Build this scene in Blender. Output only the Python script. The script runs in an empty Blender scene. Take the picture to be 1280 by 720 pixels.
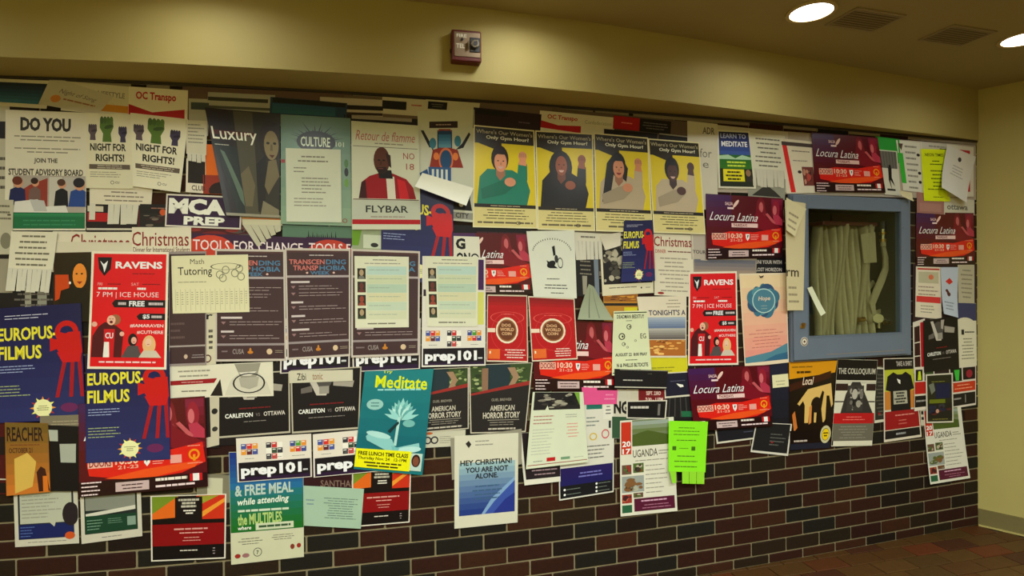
import bpy, bmesh, math, random
from mathutils import Vector, Matrix
from mathutils.geometry import tessellate_polygon

# ------------------------------------------------------------------ camera
PI = math.pi
sc = bpy.context.scene
COL = sc.collection
CAM = Vector((-3.3073, -2.4741, 1.3761))
YAW, PITCH, ROLL, FPX = 0.24492, -0.00602, -0.00996, 713.16
FWD = Vector((math.sin(YAW)*math.cos(PITCH), math.cos(YAW)*math.cos(PITCH), math.sin(PITCH)))
_r = Vector((math.cos(YAW), -math.sin(YAW), 0)); _u = _r.cross(FWD)
RGT = _r*math.cos(ROLL) + _u*math.sin(ROLL)
UPV = -_r*math.sin(ROLL) + _u*math.cos(ROLL)
cd = bpy.data.cameras.new('camera'); cam = bpy.data.objects.new('camera', cd); COL.objects.link(cam)
cd.sensor_width = 36; cd.lens = FPX/1280*36; cd.clip_start = .05
m = Matrix.Identity(4)
for i in range(3):
    m[i][0], m[i][1], m[i][2], m[i][3] = RGT[i], UPV[i], -FWD[i], CAM[i]
cam.matrix_world = m
sc.camera = cam
# ------------------------------------------------------------------ light
vs = sc.view_settings
vs.view_transform = 'Standard'; vs.look = 'None'; vs.gamma = 1; vs.use_curve_mapping = False
vs.exposure = 0.22
W = bpy.data.worlds.new('world'); sc.world = W; W.use_nodes = True
W.node_tree.nodes['Background'].inputs[0].default_value = (.95, 1, .8, 1)
W.node_tree.nodes['Background'].inputs[1].default_value = .02
CEIL = 2.438
LAMP_COLOR = (.93, 1.0, .96)
LAMP_W = 15.0
LAMP_SPOTS = [(x, y, 0.12 if y > -1 else (1.5 if x < -2.5 else 1.3)) for y in (-.58, -2.1, -3.6) for x in (-5.0, -3.87, -2.74, -1.61, -.50)]

# ------------------------------------------------------------------ colours, materials
def lin(c):
    return tuple(((v/255)/12.92 if v/255 <= .04045 else ((v/255+.055)/1.055)**2.4) for v in c)
def mat(name, col=None, rough=.6, metal=0, attr=False, noise=0, nscale=30, bump=0, spec=.5, emit=None):
    M = bpy.data.materials.new(name); M.use_nodes = True; nt = M.node_tree; N = nt.nodes; L = nt.links
    b = N['Principled BSDF']; b.inputs['Roughness'].default_value = rough; b.inputs['Metallic'].default_value = metal
    b.inputs['Specular IOR Level'].default_value = spec
    if attr:
        a = N.new('ShaderNodeVertexColor'); a.layer_name = 'Col'; src = a.outputs[0]
    else:
        a = N.new('ShaderNodeRGB'); a.outputs[0].default_value = (*lin(col), 1); src = a.outputs[0]
    tc = N.new('ShaderNodeTexCoord'); nz = N.new('ShaderNodeTexNoise'); nz.inputs['Scale'].default_value = nscale
    nz.inputs['Detail'].default_value = 5
    L.new(tc.outputs['Object'], nz.inputs['Vector'])
    if noise:
        hs = N.new('ShaderNodeMapRange'); hs.inputs['To Min'].default_value = 1-noise; hs.inputs['To Max'].default_value = 1+noise
        L.new(nz.outputs[0], hs.inputs[0])
        mx = N.new('ShaderNodeVectorMath'); mx.operation = 'SCALE'
        L.new(src, mx.inputs[0]); L.new(hs.outputs[0], mx.inputs['Scale']); src = mx.outputs[0]
    L.new(src, b.inputs['Base Color'])
    if bump:
        bp = N.new('ShaderNodeBump'); bp.inputs['Strength'].default_value = bump; bp.inputs['Distance'].default_value = .002
        L.new(nz.outputs[0], bp.inputs['Height']); L.new(bp.outputs[0], b.inputs['Normal'])
    if emit:
        b.inputs['Emission Color'].default_value = (*emit[0], 1); b.inputs['Emission Strength'].default_value = emit[1]
    return M
def ramp_mat(name, stops, rough, bump, nscale=60, mixn=.25):
    """per-object colour out of a ramp, plus grain"""
    M = bpy.data.materials.new(name); M.use_nodes = True; nt = M.node_tree; N = nt.nodes; L = nt.links
    b = N['Principled BSDF']; b.inputs['Roughness'].default_value = rough; b.inputs['Specular IOR Level'].default_value = .22
    a = N.new('ShaderNodeVertexColor'); a.layer_name = 'Col'
    tc = N.new('ShaderNodeTexCoord'); g = N.new('ShaderNodeNewGeometry')
    nz = N.new('ShaderNodeTexNoise'); nz.inputs['Scale'].default_value = nscale; nz.inputs['Detail'].default_value = 6
    L.new(g.outputs['Position'], nz.inputs['Vector'])
    oi = N.new('ShaderNodeObjectInfo'); sep = N.new('ShaderNodeSeparateColor'); L.new(a.outputs[0], sep.inputs[0])
    ad = N.new('ShaderNodeMath'); ad.operation = 'ADD'; L.new(oi.outputs['Random'], ad.inputs[0]); L.new(sep.outputs[0], ad.inputs[1])
    fr = N.new('ShaderNodeMath'); fr.operation = 'FRACT'; L.new(ad.outputs[0], fr.inputs[0])
    cr = N.new('ShaderNodeValToRGB'); cr.color_ramp.interpolation = 'CONSTANT'
    e = cr.color_ramp.elements
    while len(e) < len(stops): e.new(.5)
    for i, s in enumerate(stops): e[i].position = i/len(stops); e[i].color = (*lin(s), 1)
    L.new(fr.outputs[0], cr.inputs[0])
    mr = N.new('ShaderNodeMapRange'); mr.inputs['To Min'].default_value = 1-mixn; mr.inputs['To Max'].default_value = 1+mixn
    L.new(nz.outputs[0], mr.inputs[0])
    mx = N.new('ShaderNodeVectorMath'); mx.operation = 'SCALE'; L.new(cr.outputs[0], mx.inputs[0]); L.new(mr.outputs[0], mx.inputs['Scale'])
    L.new(mx.outputs[0], b.inputs['Base Color'])
    bp = N.new('ShaderNodeBump'); bp.inputs['Strength'].default_value = bump; bp.inputs['Distance'].default_value = .003
    L.new(nz.outputs[0], bp.inputs['Height']); L.new(bp.outputs[0], b.inputs['Normal'])
    return M
M_PAPER = mat('printed_paper', attr=True, rough=.55, noise=.05, nscale=14, spec=.35)
M_GLOSS = mat('glossy_paper', attr=True, rough=.28, noise=.05, nscale=14, spec=.5)
M_MORTAR = mat('mortar', (136, 124, 92), .9, noise=.25, nscale=25, bump=.5)
M_BRICK = ramp_mat('brick', [(48,20,8),(38,24,8),(27,16,7),(56,28,10),(25,22,14),(42,16,8),(33,23,8),(48,21,8)], .75, .5)
M_TILE = ramp_mat('quarry_tile', [(80,46,20),(78,52,23),(84,46,22),(74,52,23),(92,46,22),(78,50,22),(68,38,22),(82,56,25)], .5, .25, 40)
M_GROUT = mat('grout', (96, 70, 46), .9, noise=.2)
M_WALL = mat('painted_plaster', (176, 162, 94), .75, noise=.03, nscale=5, bump=.05)
M_SOFFIT = mat('painted_bulkhead', (168, 152, 90), .7, noise=.02, nscale=4, bump=.04)
M_CEIL = mat('ceiling_paint', (162, 148, 98), .85, noise=.03, nscale=6)
M_BASE = mat('rubber_baseboard', (112, 100, 56), .6, noise=.05)
M_GAPSHADE_SCREW = mat('shadow_gap_and_screw', (46, 38, 30), .6)  # dark colour painted for the shadow line under the bulkhead; also on one screw
M_RAIL2 = mat('rail_aluminium', (140, 128, 110), .5, noise=.05)
M_BLUE = mat('blue_grey_enamel', (104, 116, 132), .42, noise=.08, nscale=9)
M_INNER = mat('cabinet_red_inside', (74, 24, 26), .6, noise=.1)
M_INDARK = mat('cabinet_dark_inside', (40, 44, 38), .6, noise=.1)
M_HOSE = mat('canvas_hose', (176, 160, 116), .85, noise=.15, nscale=60, bump=.4)
M_CHROME = mat('chrome', (210, 205, 195), .2, metal=1)
M_BRASS = mat('brass', (190, 150, 80), .3, metal=1)
M_REDP = mat('red_enamel', (92, 28, 22), .4)
M_PLATE = mat('device_plate', (150, 128, 104), .35, metal=.5, noise=.05)
M_WHITE = mat('white_ink', (225, 220, 200), .6)
M_BLACK = mat('black_plastic', (18, 16, 16), .5)
M_RING = mat('lamp_ring', (190, 170, 110), .4)
M_VENT = mat('vent_metal', (150, 134, 96), .6, noise=.05)
M_VENTD = mat('vent_dark', (130, 116, 82), .8)
M_LENS = mat('lamp_lens', (255, 250, 240), .5, emit=((1, .93, .86), 9))
def glass_mat():
    M = bpy.data.materials.new('window_glass'); M.use_nodes = True; nt = M.node_tree; N = nt.nodes; L = nt.links
    N.remove(N['Principled BSDF'])
    tr = N.new('ShaderNodeBsdfTransparent'); tr.inputs[0].default_value = (.86, .9, .86, 1)
    gl = N.new('ShaderNodeBsdfGlossy'); gl.inputs['Roughness'].default_value = .06
    lw = N.new('ShaderNodeLayerWeight'); lw.inputs[0].default_value = .5; pw = N.new('ShaderNodeMath'); pw.operation = 'POWER'; pw.inputs[1].default_value = 4; L.new(lw.outputs['Facing'], pw.inputs[0]); fr = N.new('ShaderNodeMath'); fr.operation = 'MULTIPLY_ADD'; fr.inputs[1].default_value = .6; fr.inputs[2].default_value = .03; L.new(pw.outputs[0], fr.inputs[0])
    mx = N.new('ShaderNodeMixShader'); L.new(fr.outputs[0], mx.inputs[0]); L.new(tr.outputs[0], mx.inputs[1]); L.new(gl.outputs[0], mx.inputs[2])
    L.new(mx.outputs[0], N['Material Output'].inputs[0]); return M
M_GLASS = glass_mat()

# ------------------------------------------------------------------ helpers
def link(name, me, parent=None, loc=None):
    o = bpy.data.objects.new(name, me); COL.objects.link(o)
    if parent is not None: o.parent = parent
    if loc is not None: o.location = loc
    return o
def tag(o, label=None, cat=None, group=None, kind=None):
    if label: o['label'] = label
    if cat: o['category'] = cat
    if group: o['group'] = group
    if kind: o['kind'] = kind
    return o
def bmobj(name, bm, mt, parent=None, loc=None, smooth=False, col=None):
    bmesh.ops.recalc_face_normals(bm, faces=bm.faces)
    me = bpy.data.meshes.new(name); bm.to_mesh(me); bm.free()
    for x in (mt if isinstance(mt, (list, tuple)) else [mt]): me.materials.append(x)
    if smooth: me.polygons.foreach_set('use_smooth', [True]*len(me.polygons))
    if col is not None: paint(me, [col]*len(me.loops))
    return link(name, me, parent, loc)
def paint(me, cols):
    at = me.color_attributes.new('Col', 'FLOAT_COLOR', 'CORNER')
    flat = []
    for c in cols: flat += [c[0], c[1], c[2], 1.0]
    at.data.foreach_set('color', flat)
def bx(bm, x0, x1, y0, y1, z0, z1, M=None, mi=0, bev=0):
    vs_ = [bm.verts.new((x, y, z)) for x in (x0, x1) for y in (y0, y1) for z in (z0, z1)]
    fs = [bm.faces.new([vs_[i] for i in q]) for q in ((0,1,3,2),(4,6,7,5),(0,4,5,1),(2,3,7,6),(0,2,6,4),(1,5,7,3))]
    for f in fs: f.material_index = mi
    if bev:
        r = bmesh.ops.bevel(bm, geom=list({e for f in fs for e in f.edges}), offset=bev, segments=1, affect='EDGES')
        vs_ = list({v for f in r['faces'] for v in f.verts} | {v for v in vs_ if v.is_valid})
    if M is not None:
        for v in vs_: v.co = M @ v.co
    return vs_
def cyl(bm, p0, p1, r0, r1=None, n=16, caps=True):
    p0, p1 = Vector(p0), Vector(p1); r1 = r0 if r1 is None else r1
    d = (p1-p0).normalized(); a = d.orthogonal().normalized(); b = d.cross(a)
    A = [bm.verts.new(p0+(a*math.cos(2*PI*i/n)+b*math.sin(2*PI*i/n))*r0) for i in range(n)]
    B = [bm.verts.new(p1+(a*math.cos(2*PI*i/n)+b*math.sin(2*PI*i/n))*r1) for i in range(n)]
    for i in range(n): bm.faces.new((A[i], A[(i+1)%n], B[(i+1)%n], B[i]))
    if caps: bm.faces.new(A[::-1]); bm.faces.new(B)

# the brick wall bows out about ten centimetres over its length; x = 0 is its right corner, it runs to negative x
def wall_y(x):
    t = (x+2.3)/2.3
    return -.1015*(1-t*t)*(1-.2948*t)
def wall_n(x):
    s = (wall_y(x+.01)-wall_y(x-.01))/.02
    return Vector((s, -1, 0)).normalized()
def sight(px, py):
    return (FWD*FPX + RGT*(px-640) + UPV*(360-py)).normalized()
def on_wall(px, py, off=.0):
    """survey mark on the photograph -> place on the brick wall's face (off = metres proud of the brick)"""
    d = sight(px, py); t = (wall_y(-2.3)-CAM.y)/d.y
    for _ in range(12):
        P = CAM+d*t; t += (wall_y(P.x)-off-P.y)/d.y
    return CAM+d*t
def on_plane_z(px, py, z):
    d = sight(px, py); return CAM+d*((z-CAM.z)/d.z)
def pix(P):
    d = P-CAM; z = d.dot(FWD); return 640+FPX*d.dot(RGT)/z, 360-FPX*d.dot(UPV)/z

# ------------------------------------------------------------------ structure
CO, BL = .0677, .2032
Z0, ZTOP, X0, XL = .0481, 2.1507, .1066, -5.3
# cabinet opening
CT = [on_wall(993, 244, .035), on_wall(1142, 247, .035), on_wall(1139, 446, .035), on_wall(988, 451, .035)]
CX0 = (CT[0].x+CT[3].x)/2; CX1 = (CT[1].x+CT[2].x)/2; CZ1 = (CT[0].z+CT[1].z)/2; CZ0 = (CT[2].z+CT[3].z)/2
HX0, HX1, HZ0, HZ1 = CX0+.05, CX1-.05, CZ0+.05, CZ1-.05
bm = bmesh.new()
cuts = sorted([XL+i*(-XL)/26 for i in range(27)] + [HX0, HX1])
for a, b in zip(cuts, cuts[1:]):
    if b-a < 1e-4: continue
    mid = (a+b)/2
    spans = [(0, HZ0), (HZ1, CEIL)] if HX0 < mid < HX1 else [(0, CEIL)]
    for z0, z1 in spans:
        v = [bm.verts.new((x, y, z)) for x, y in ((a, wall_y(a)+.001), (b, wall_y(b)+.001), (b, .34), (a, .34)) for z in (z0, z1)]
        for q in ((0,2,3,1),(4,6,7,5),(0,1,7,6),(2,4,5,3),(0,6,4,2),(1,3,5,7)): bm.faces.new([v[i] for i in q])
wall = bmobj('wall_back', bm, M_MORTAR); tag(wall, 'dark brick wall covered with posters', kind='structure')

rnd = random.Random(7)
def brick_mesh(w, h):
    b = bmesh.new(); bx(b, -w/2, w/2, -.0045, .012, -h/2, h/2, bev=.0022); bmesh.ops.recalc_face_normals(b, faces=b.faces)
    me = bpy.data.meshes.new('brick'); b.to_mesh(me); b.free(); me.materials.append(M_BRICK); paint(me, [(0, 0, 0)]*len(me.loops)); return me
cells = []
for k in range(-1, 31):
    z0 = 0 if k < 0 else Z0+k*CO; z1 = Z0+(k+1)*CO
    if k == 30: z1 = min(z1, ZTOP)
    o = 0 if k % 2 == 0 else .5
    xs = [0.0] + [-(X0+(j+o)*BL) for j in range(0, 26)]
    if o == .5: xs.insert(1, -X0+0.0) if False else None
    for a, b in zip(xs[1:], xs):
        if a < XL: continue
        if not (b < HX0 or a > HX1 or z1 < HZ0 or z0 > HZ1):
            # trimmed at the cabinet opening
            if a < HX0-.03 and b > HX0: b = HX0
            elif b > HX1+.03 and a < HX1: a = HX1
            elif z1 < HZ0+.02 or z0 > HZ1-.02: pass
            else: continue
        cells.append((a, b, z0, z1))
vis = []
for i, (a, b, z0, z1) in enumerate(cells):
    P = Vector(((a+b)/2, wall_y((a+b)/2), (z0+z1)/2)); x, y = pix(P)
    if -25 < x < 1235 and 535 < y < 726: vis.append((-y if x < 1100 else -y-40, i))
keep = {i for _, i in sorted(vis)[:295]}
J = .0082
cache = {}
sv, sf, scol = [], [], []
for i, (a, b, z0, z1) in enumerate(cells):
    w, h = b-a-J, z1-z0-J
    if w < .02 or h < .015: continue
    x = (a+b)/2; n = wall_n(x); ang = math.atan2(n.x, -n.y)
    loc = Vector((x, wall_y(x), (z0+z1)/2)) - n*(-.0)
    jit = rnd.uniform(-.0012, .0012)
    if i in keep:
        key = (round(w, 3), round(h, 3))
        if key not in cache: cache[key] = brick_mesh(w, h)
        o = link('brick', cache[key], wall, loc+n*jit); o.rotation_euler = (0, 0, ang + rnd.uniform(-.004, .004))
    else:
        R = Matrix.Rotation(ang, 3, 'Z'); c = rnd.random(); s = len(sv)
        for (dx, dy, dz) in ((-w/2, .012, -h/2), (w/2, .012, -h/2), (w/2, .012, h/2), (-w/2, .012, h/2), (-w/2, -.0045, -h/2), (w/2, -.0045, -h/2), (w/2, -.0045, h/2), (-w/2, -.0045, h/2)):
            sv.append(tuple(loc+n*jit+R @ Vector((dx, dy, dz))))
        for q in ((4,5,6,7),(0,4,7,3),(5,1,2,6),(7,6,2,3),(0,1,5,4)): sf.append([s+t for t in q]); scol += [(c, 0, 0)]*4
me = bpy.data.meshes.new('brick_courses'); me.from_pydata(sv, [], sf); me.materials.append(M_BRICK); paint(me, scol)
tag(link('brick_courses', me, wall), kind='stuff')

# right wall, splayed; other walls of the lobby
RD = Vector((.095, -.168, 0)).normalized(); RN = Vector((-.87, -.49, 0))
def prism(name, pts, z0, z1, mt, kind='structure', parent=None):
    b = bmesh.new(); lo = [b.verts.new((p[0], p[1], z0)) for p in pts]; hi = [b.verts.new((p[0], p[1], z1)) for p in pts]; n = len(pts)
    b.faces.new(lo[::-1]); b.faces.new(hi)
    for i in range(n): b.faces.new((lo[i], lo[(i+1)%n], hi[(i+1)%n], hi[i]))
    o = bmobj(name, b, mt, parent)
    if kind: o['kind'] = kind
    return o
e = RD*5.4; out = Vector((.87, .49, 0))*.12
prism('wall_right', [(0, 0), tuple((e)[:2]), tuple((e+out)[:2]), (.12, .34), (0.0, .34)], 0, CEIL, M_WALL)
inn = -out/.12*.012
prism('baseboard_right', [(0.0, -.004), (inn.x+RD.x*.004, -.004+inn.y), tuple((e+inn)[:2]), tuple(e[:2])], 0, .093, M_BASE)
c2 = -out/.12*.02
prism('trim_1', [(inn.x, inn.y-.004), (c2.x, c2.y-.006), tuple((e+c2)[:2]), tuple((e+inn)[:2])], 0, .008, M_WALL)
YB = e.y
prism('wall_left', [(XL-.12, .34), (XL, .34), (XL, YB), (XL-.12, YB)], 0, CEIL, M_WALL)
prism('wall_front', [(XL-.12, YB), (e.x, YB), (e.x, YB-.12), (XL-.12, YB-.12)], 0, CEIL, M_WALL)
fl = prism('floor', [(XL, .34), (0, .34), (3.0, YB), (XL, YB)], -.1, -.008, M_GROUT)
prism('ceiling', [(XL-.12, .34), (.12, .34), (3.2, YB-.12), (XL-.12, YB-.12)], CEIL, CEIL+.1, M_CEIL)
# floor tiles
tw, th = .20, .10
tcache = {}
tv, tf, tcol = [], [], []
nt_ = 0
for r in range(0, 52):
    y1 = -r*th-.002; y0 = y1-th
    for c in range(-28, 18):
        x0 = c*tw + (tw/2 if r % 2 else 0) + .04; x1 = x0+tw
        xr = RD.x/RD.y*y0 if False else (y1/RD.y*RD.x)
        if x0 < XL or x0 > xr-.02: continue
        x1c = min(x1, xr)
        w = x1c-x0-.006; h = th-.006
        if w < .03: continue
        yy = min(-.001, -.001)
        cx_, cy_ = (x0+x1c)/2, (y0+y1)/2
        cy_ += wall_y(max(min(cx_, 0), -4.6)) if r == -1 else 0
        px_, py_ = pix(Vector((cx_, cy_, 0)))
        zf = (Vector((cx_, cy_, 0))-CAM).dot(FWD)
        if zf > 0 and -20 < px_ < 1330 and py_ < 800 and nt_ < 290:
            key = (round(w, 3), round(h, 3)); nt_ += 1
            if key not in tcache:
                b = bmesh.new(); bx(b, -w/2, w/2, -h/2, h/2, -.008, 0, bev=.0015); bmesh.ops.recalc_face_normals(b, faces=b.faces)
                t_ = bpy.data.meshes.new('tile'); b.to_mesh(t_); b.free(); t_.materials.append(M_TILE); paint(t_, [(0, 0, 0)]*len(t_.loops)); tcache[key] = t_
            link('tile', tcache[key], fl, Vector((cx_, cy_, rnd.uniform(-.0006, .0))))
        else:
            s = len(tv); q = rnd.random()
            tv += [(cx_-w/2, cy_-h/2, -.0003), (cx_+w/2, cy_-h/2, -.0003), (cx_+w/2, cy_+h/2, -.0003), (cx_-w/2, cy_+h/2, -.0003)]
            tf.append([s, s+1, s+2, s+3]); tcol += [(q, 0, 0)]*4
me = bpy.data.meshes.new('far_tiles'); me.from_pydata(tv, [], tf); me.materials.append(M_TILE); paint(me, tcol)
tag(link('far_tiles', me, fl), kind='stuff')

# bulkhead above the notices: its front bows and runs into the corner
SOF = [(-5.3,-.12),(-4.9,-.165),(-4.5,-.205),(-4.0,-.263),(-3.6,-.292),(-3.25,-.310),(-2.85,-.316),(-2.42,-.300),(-2.0,-.262),(-1.7,-.226),(-1.41,-.188),(-1.0,-.138),(-.55,-.088),(-.25,-.05),(0,-.012)]
def sof_y(x):
    for (a, ya), (b, yb) in zip(SOF, SOF[1:]):
        if a <= x <= b: return ya+(yb-ya)*(x-a)/(b-a)
    return SOF[-1][1]
bm = bmesh.new()
cols_ = []
xs = [XL+i*(-XL)/48 for i in range(49)]
for x in xs:
    back = wall_y(x)+.003
    cols_.append([bm.verts.new(p) for p in ((x, sof_y(x), ZTOP+.004), (x, sof_y(x), CEIL), (x, back, CEIL), (x, back, ZTOP+.004))])
for A, B in zip(cols_, cols_[1:]):
    for i in range(4): bm.faces.new((A[i], A[(i+1)%4], B[(i+1)%4], B[i]))
bm.faces.new(cols_[0]); bm.faces.new(cols_[-1][::-1])
bulk = bmobj('trim_2', bm, M_SOFFIT); tag(bulk, 'pale painted bulkhead above the posters', kind='structure')
# dark strip stands in for the shadow line; pale rail below, under the bulkhead
for nm, za, zb, d, mt in (('shadow_gap_strip', ZTOP-.006, ZTOP+.003, .012, M_GAPSHADE_SCREW), ('trim_4', ZTOP-.022, ZTOP-.007, .005, M_RAIL2)):
    b = bmesh.new(); cc = []
    for x in [XL+i*(-XL-.004)/48 for i in range(49)]:
        y = wall_y(x); cc.append([b.verts.new(p) for p in ((x, y-d, za), (x, y-d, zb), (x, y+.004, zb), (x, y+.004, za))])
    for A, B in zip(cc, cc[1:]):
        for i in range(4): b.faces.new((A[i], A[(i+1)%4], B[(i+1)%4], B[i]))
    b.faces.new(cc[0]); b.faces.new(cc[-1][::-1])
    tag(bmobj(nm, b, mt), kind='structure')

# ------------------------------------------------------------------ ceiling lamps and vents
def ring(bm, r0, r1, z0, z1, n=40):
    A = [[bm.verts.new((r*math.cos(2*PI*i/n), r*math.sin(2*PI*i/n), z)) for i in range(n)] for r, z in ((r0, z0), (r1, z0), (r1, z1), (r0, z1))]
    for k in range(4):
        P, Q = A[k], A[(k+1)%4]
        for i in range(n): bm.faces.new((P[i], P[(i+1)%n], Q[(i+1)%n], Q[i]))
LN = {(-1.61,-.58): 'round recessed ceiling lamp left of both square ceiling vents', (-.50,-.58): 'round recessed ceiling lamp nearest the right wall, cut by the frame'}
for i, (x, y, k) in enumerate(LAMP_SPOTS):
    r = bpy.data.objects.new('downlight', None); COL.objects.link(r); r.location = (x, y, CEIL)
    tag(r, LN.get((x, y)) or 'round recessed ceiling lamp, %s from the left, in the %s row from the bulkhead' % (('first', 'second', 'third', 'fourth', 'fifth')[i % 5], ('nearest', 'middle', 'farthest')[i//5]), 'lamp', 'recessed ceiling lamps')
    b = bmesh.new(); ring(b, .078, .092, -.006, 0); bmobj('trim_ring', b, M_RING, r)
    b = bmesh.new(); cyl(b, (0, 0, -.0045), (0, 0, 0), .077, n=40); bmobj('lens', b, M_LENS, r)
    ld = bpy.data.lights.new('lamp_light', 'AREA'); ld.shape = 'DISK'; ld.size = .15; ld.energy = LAMP_W*k; ld.color = LAMP_COLOR; ld.spread = math.radians(160)
    lo = bpy.data.objects.new('lamp_light', ld); COL.objects.link(lo); lo.parent = r; lo.location = (0, 0, -.008)
for q, lb in (([(-1.477,-.496),(-1.439,-.657),(-1.2,-.641),(-1.256,-.489)], 'square grey ceiling vent beside the left ceiling lamp'), ([(-.972,-.467),(-.923,-.625),(-.676,-.606),(-.725,-.457)], 'square grey ceiling vent beside the right ceiling lamp')):
    cx_ = sum(p[0] for p in q)/4; cy_ = sum(p[1] for p in q)/4
    r = bpy.data.objects.new('ceiling_vent', None); COL.objects.link(r); r.location = (cx_, cy_, CEIL); tag(r, lb, 'vent', 'ceiling vents'); r.rotation_euler = (0, 0, .04)
    b = bmesh.new(); w, h = .125, .078
    for a in ((-w, w, -h, -h+.012), (-w, w, h-.012, h), (-w, -w+.012, -h+.012, h-.012), (w-.012, w, -h+.012, h-.012)): bx(b, a[0], a[1], a[2], a[3], -.006, 0)
    bmobj('frame', b, M_VENT, r)
    b = bmesh.new(); bx(b, -w+.012, w-.012, -h+.012, h-.012, -.002, 0); bmobj('backing', b, M_VENTD, r)
    for j in range(8):
        b = bmesh.new(); yy = -h+.02+j*(2*h-.04)/7
        bx(b, -w+.013, w-.013, -.0055, .0055, -.0008, .0008, Matrix.Translation((0, yy, -.0045)) @ Matrix.Rotation(.22, 4, 'X')); bmobj('slat', b, M_VENT, r)

# ------------------------------------------------------------------ text
_tc = {}
def glyphs(s, bold=0.0, shear=0.0):
    key = (s, bold, shear)
    if key not in _tc:
        cu = bpy.data.curves.new('t', 'FONT'); cu.body = s; cu.size = 1; cu.offset = bold; cu.shear = shear; cu.resolution_u = 2
        ob = bpy.data.objects.new('t', cu); COL.objects.link(ob)
        dg = bpy.context.evaluated_depsgraph_get(); me = ob.evaluated_get(dg).to_mesh()
        V = [(v.co.x, v.co.y) for v in me.vertices]; Fc = [tuple(p.vertices) for p in me.polygons]
        ob.evaluated_get(dg).to_mesh_clear(); bpy.data.objects.remove(ob); bpy.data.curves.remove(cu)
        ax = min(v[0] for v in V); bx_ = max(v[0] for v in V); ay = min(v[1] for v in V); by_ = max(v[1] for v in V)
        _tc[key] = ([((x-ax)/(bx_-ax), (y-ay)/(by_-ay)) for x, y in V], Fc)
    return _tc[key]

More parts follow.
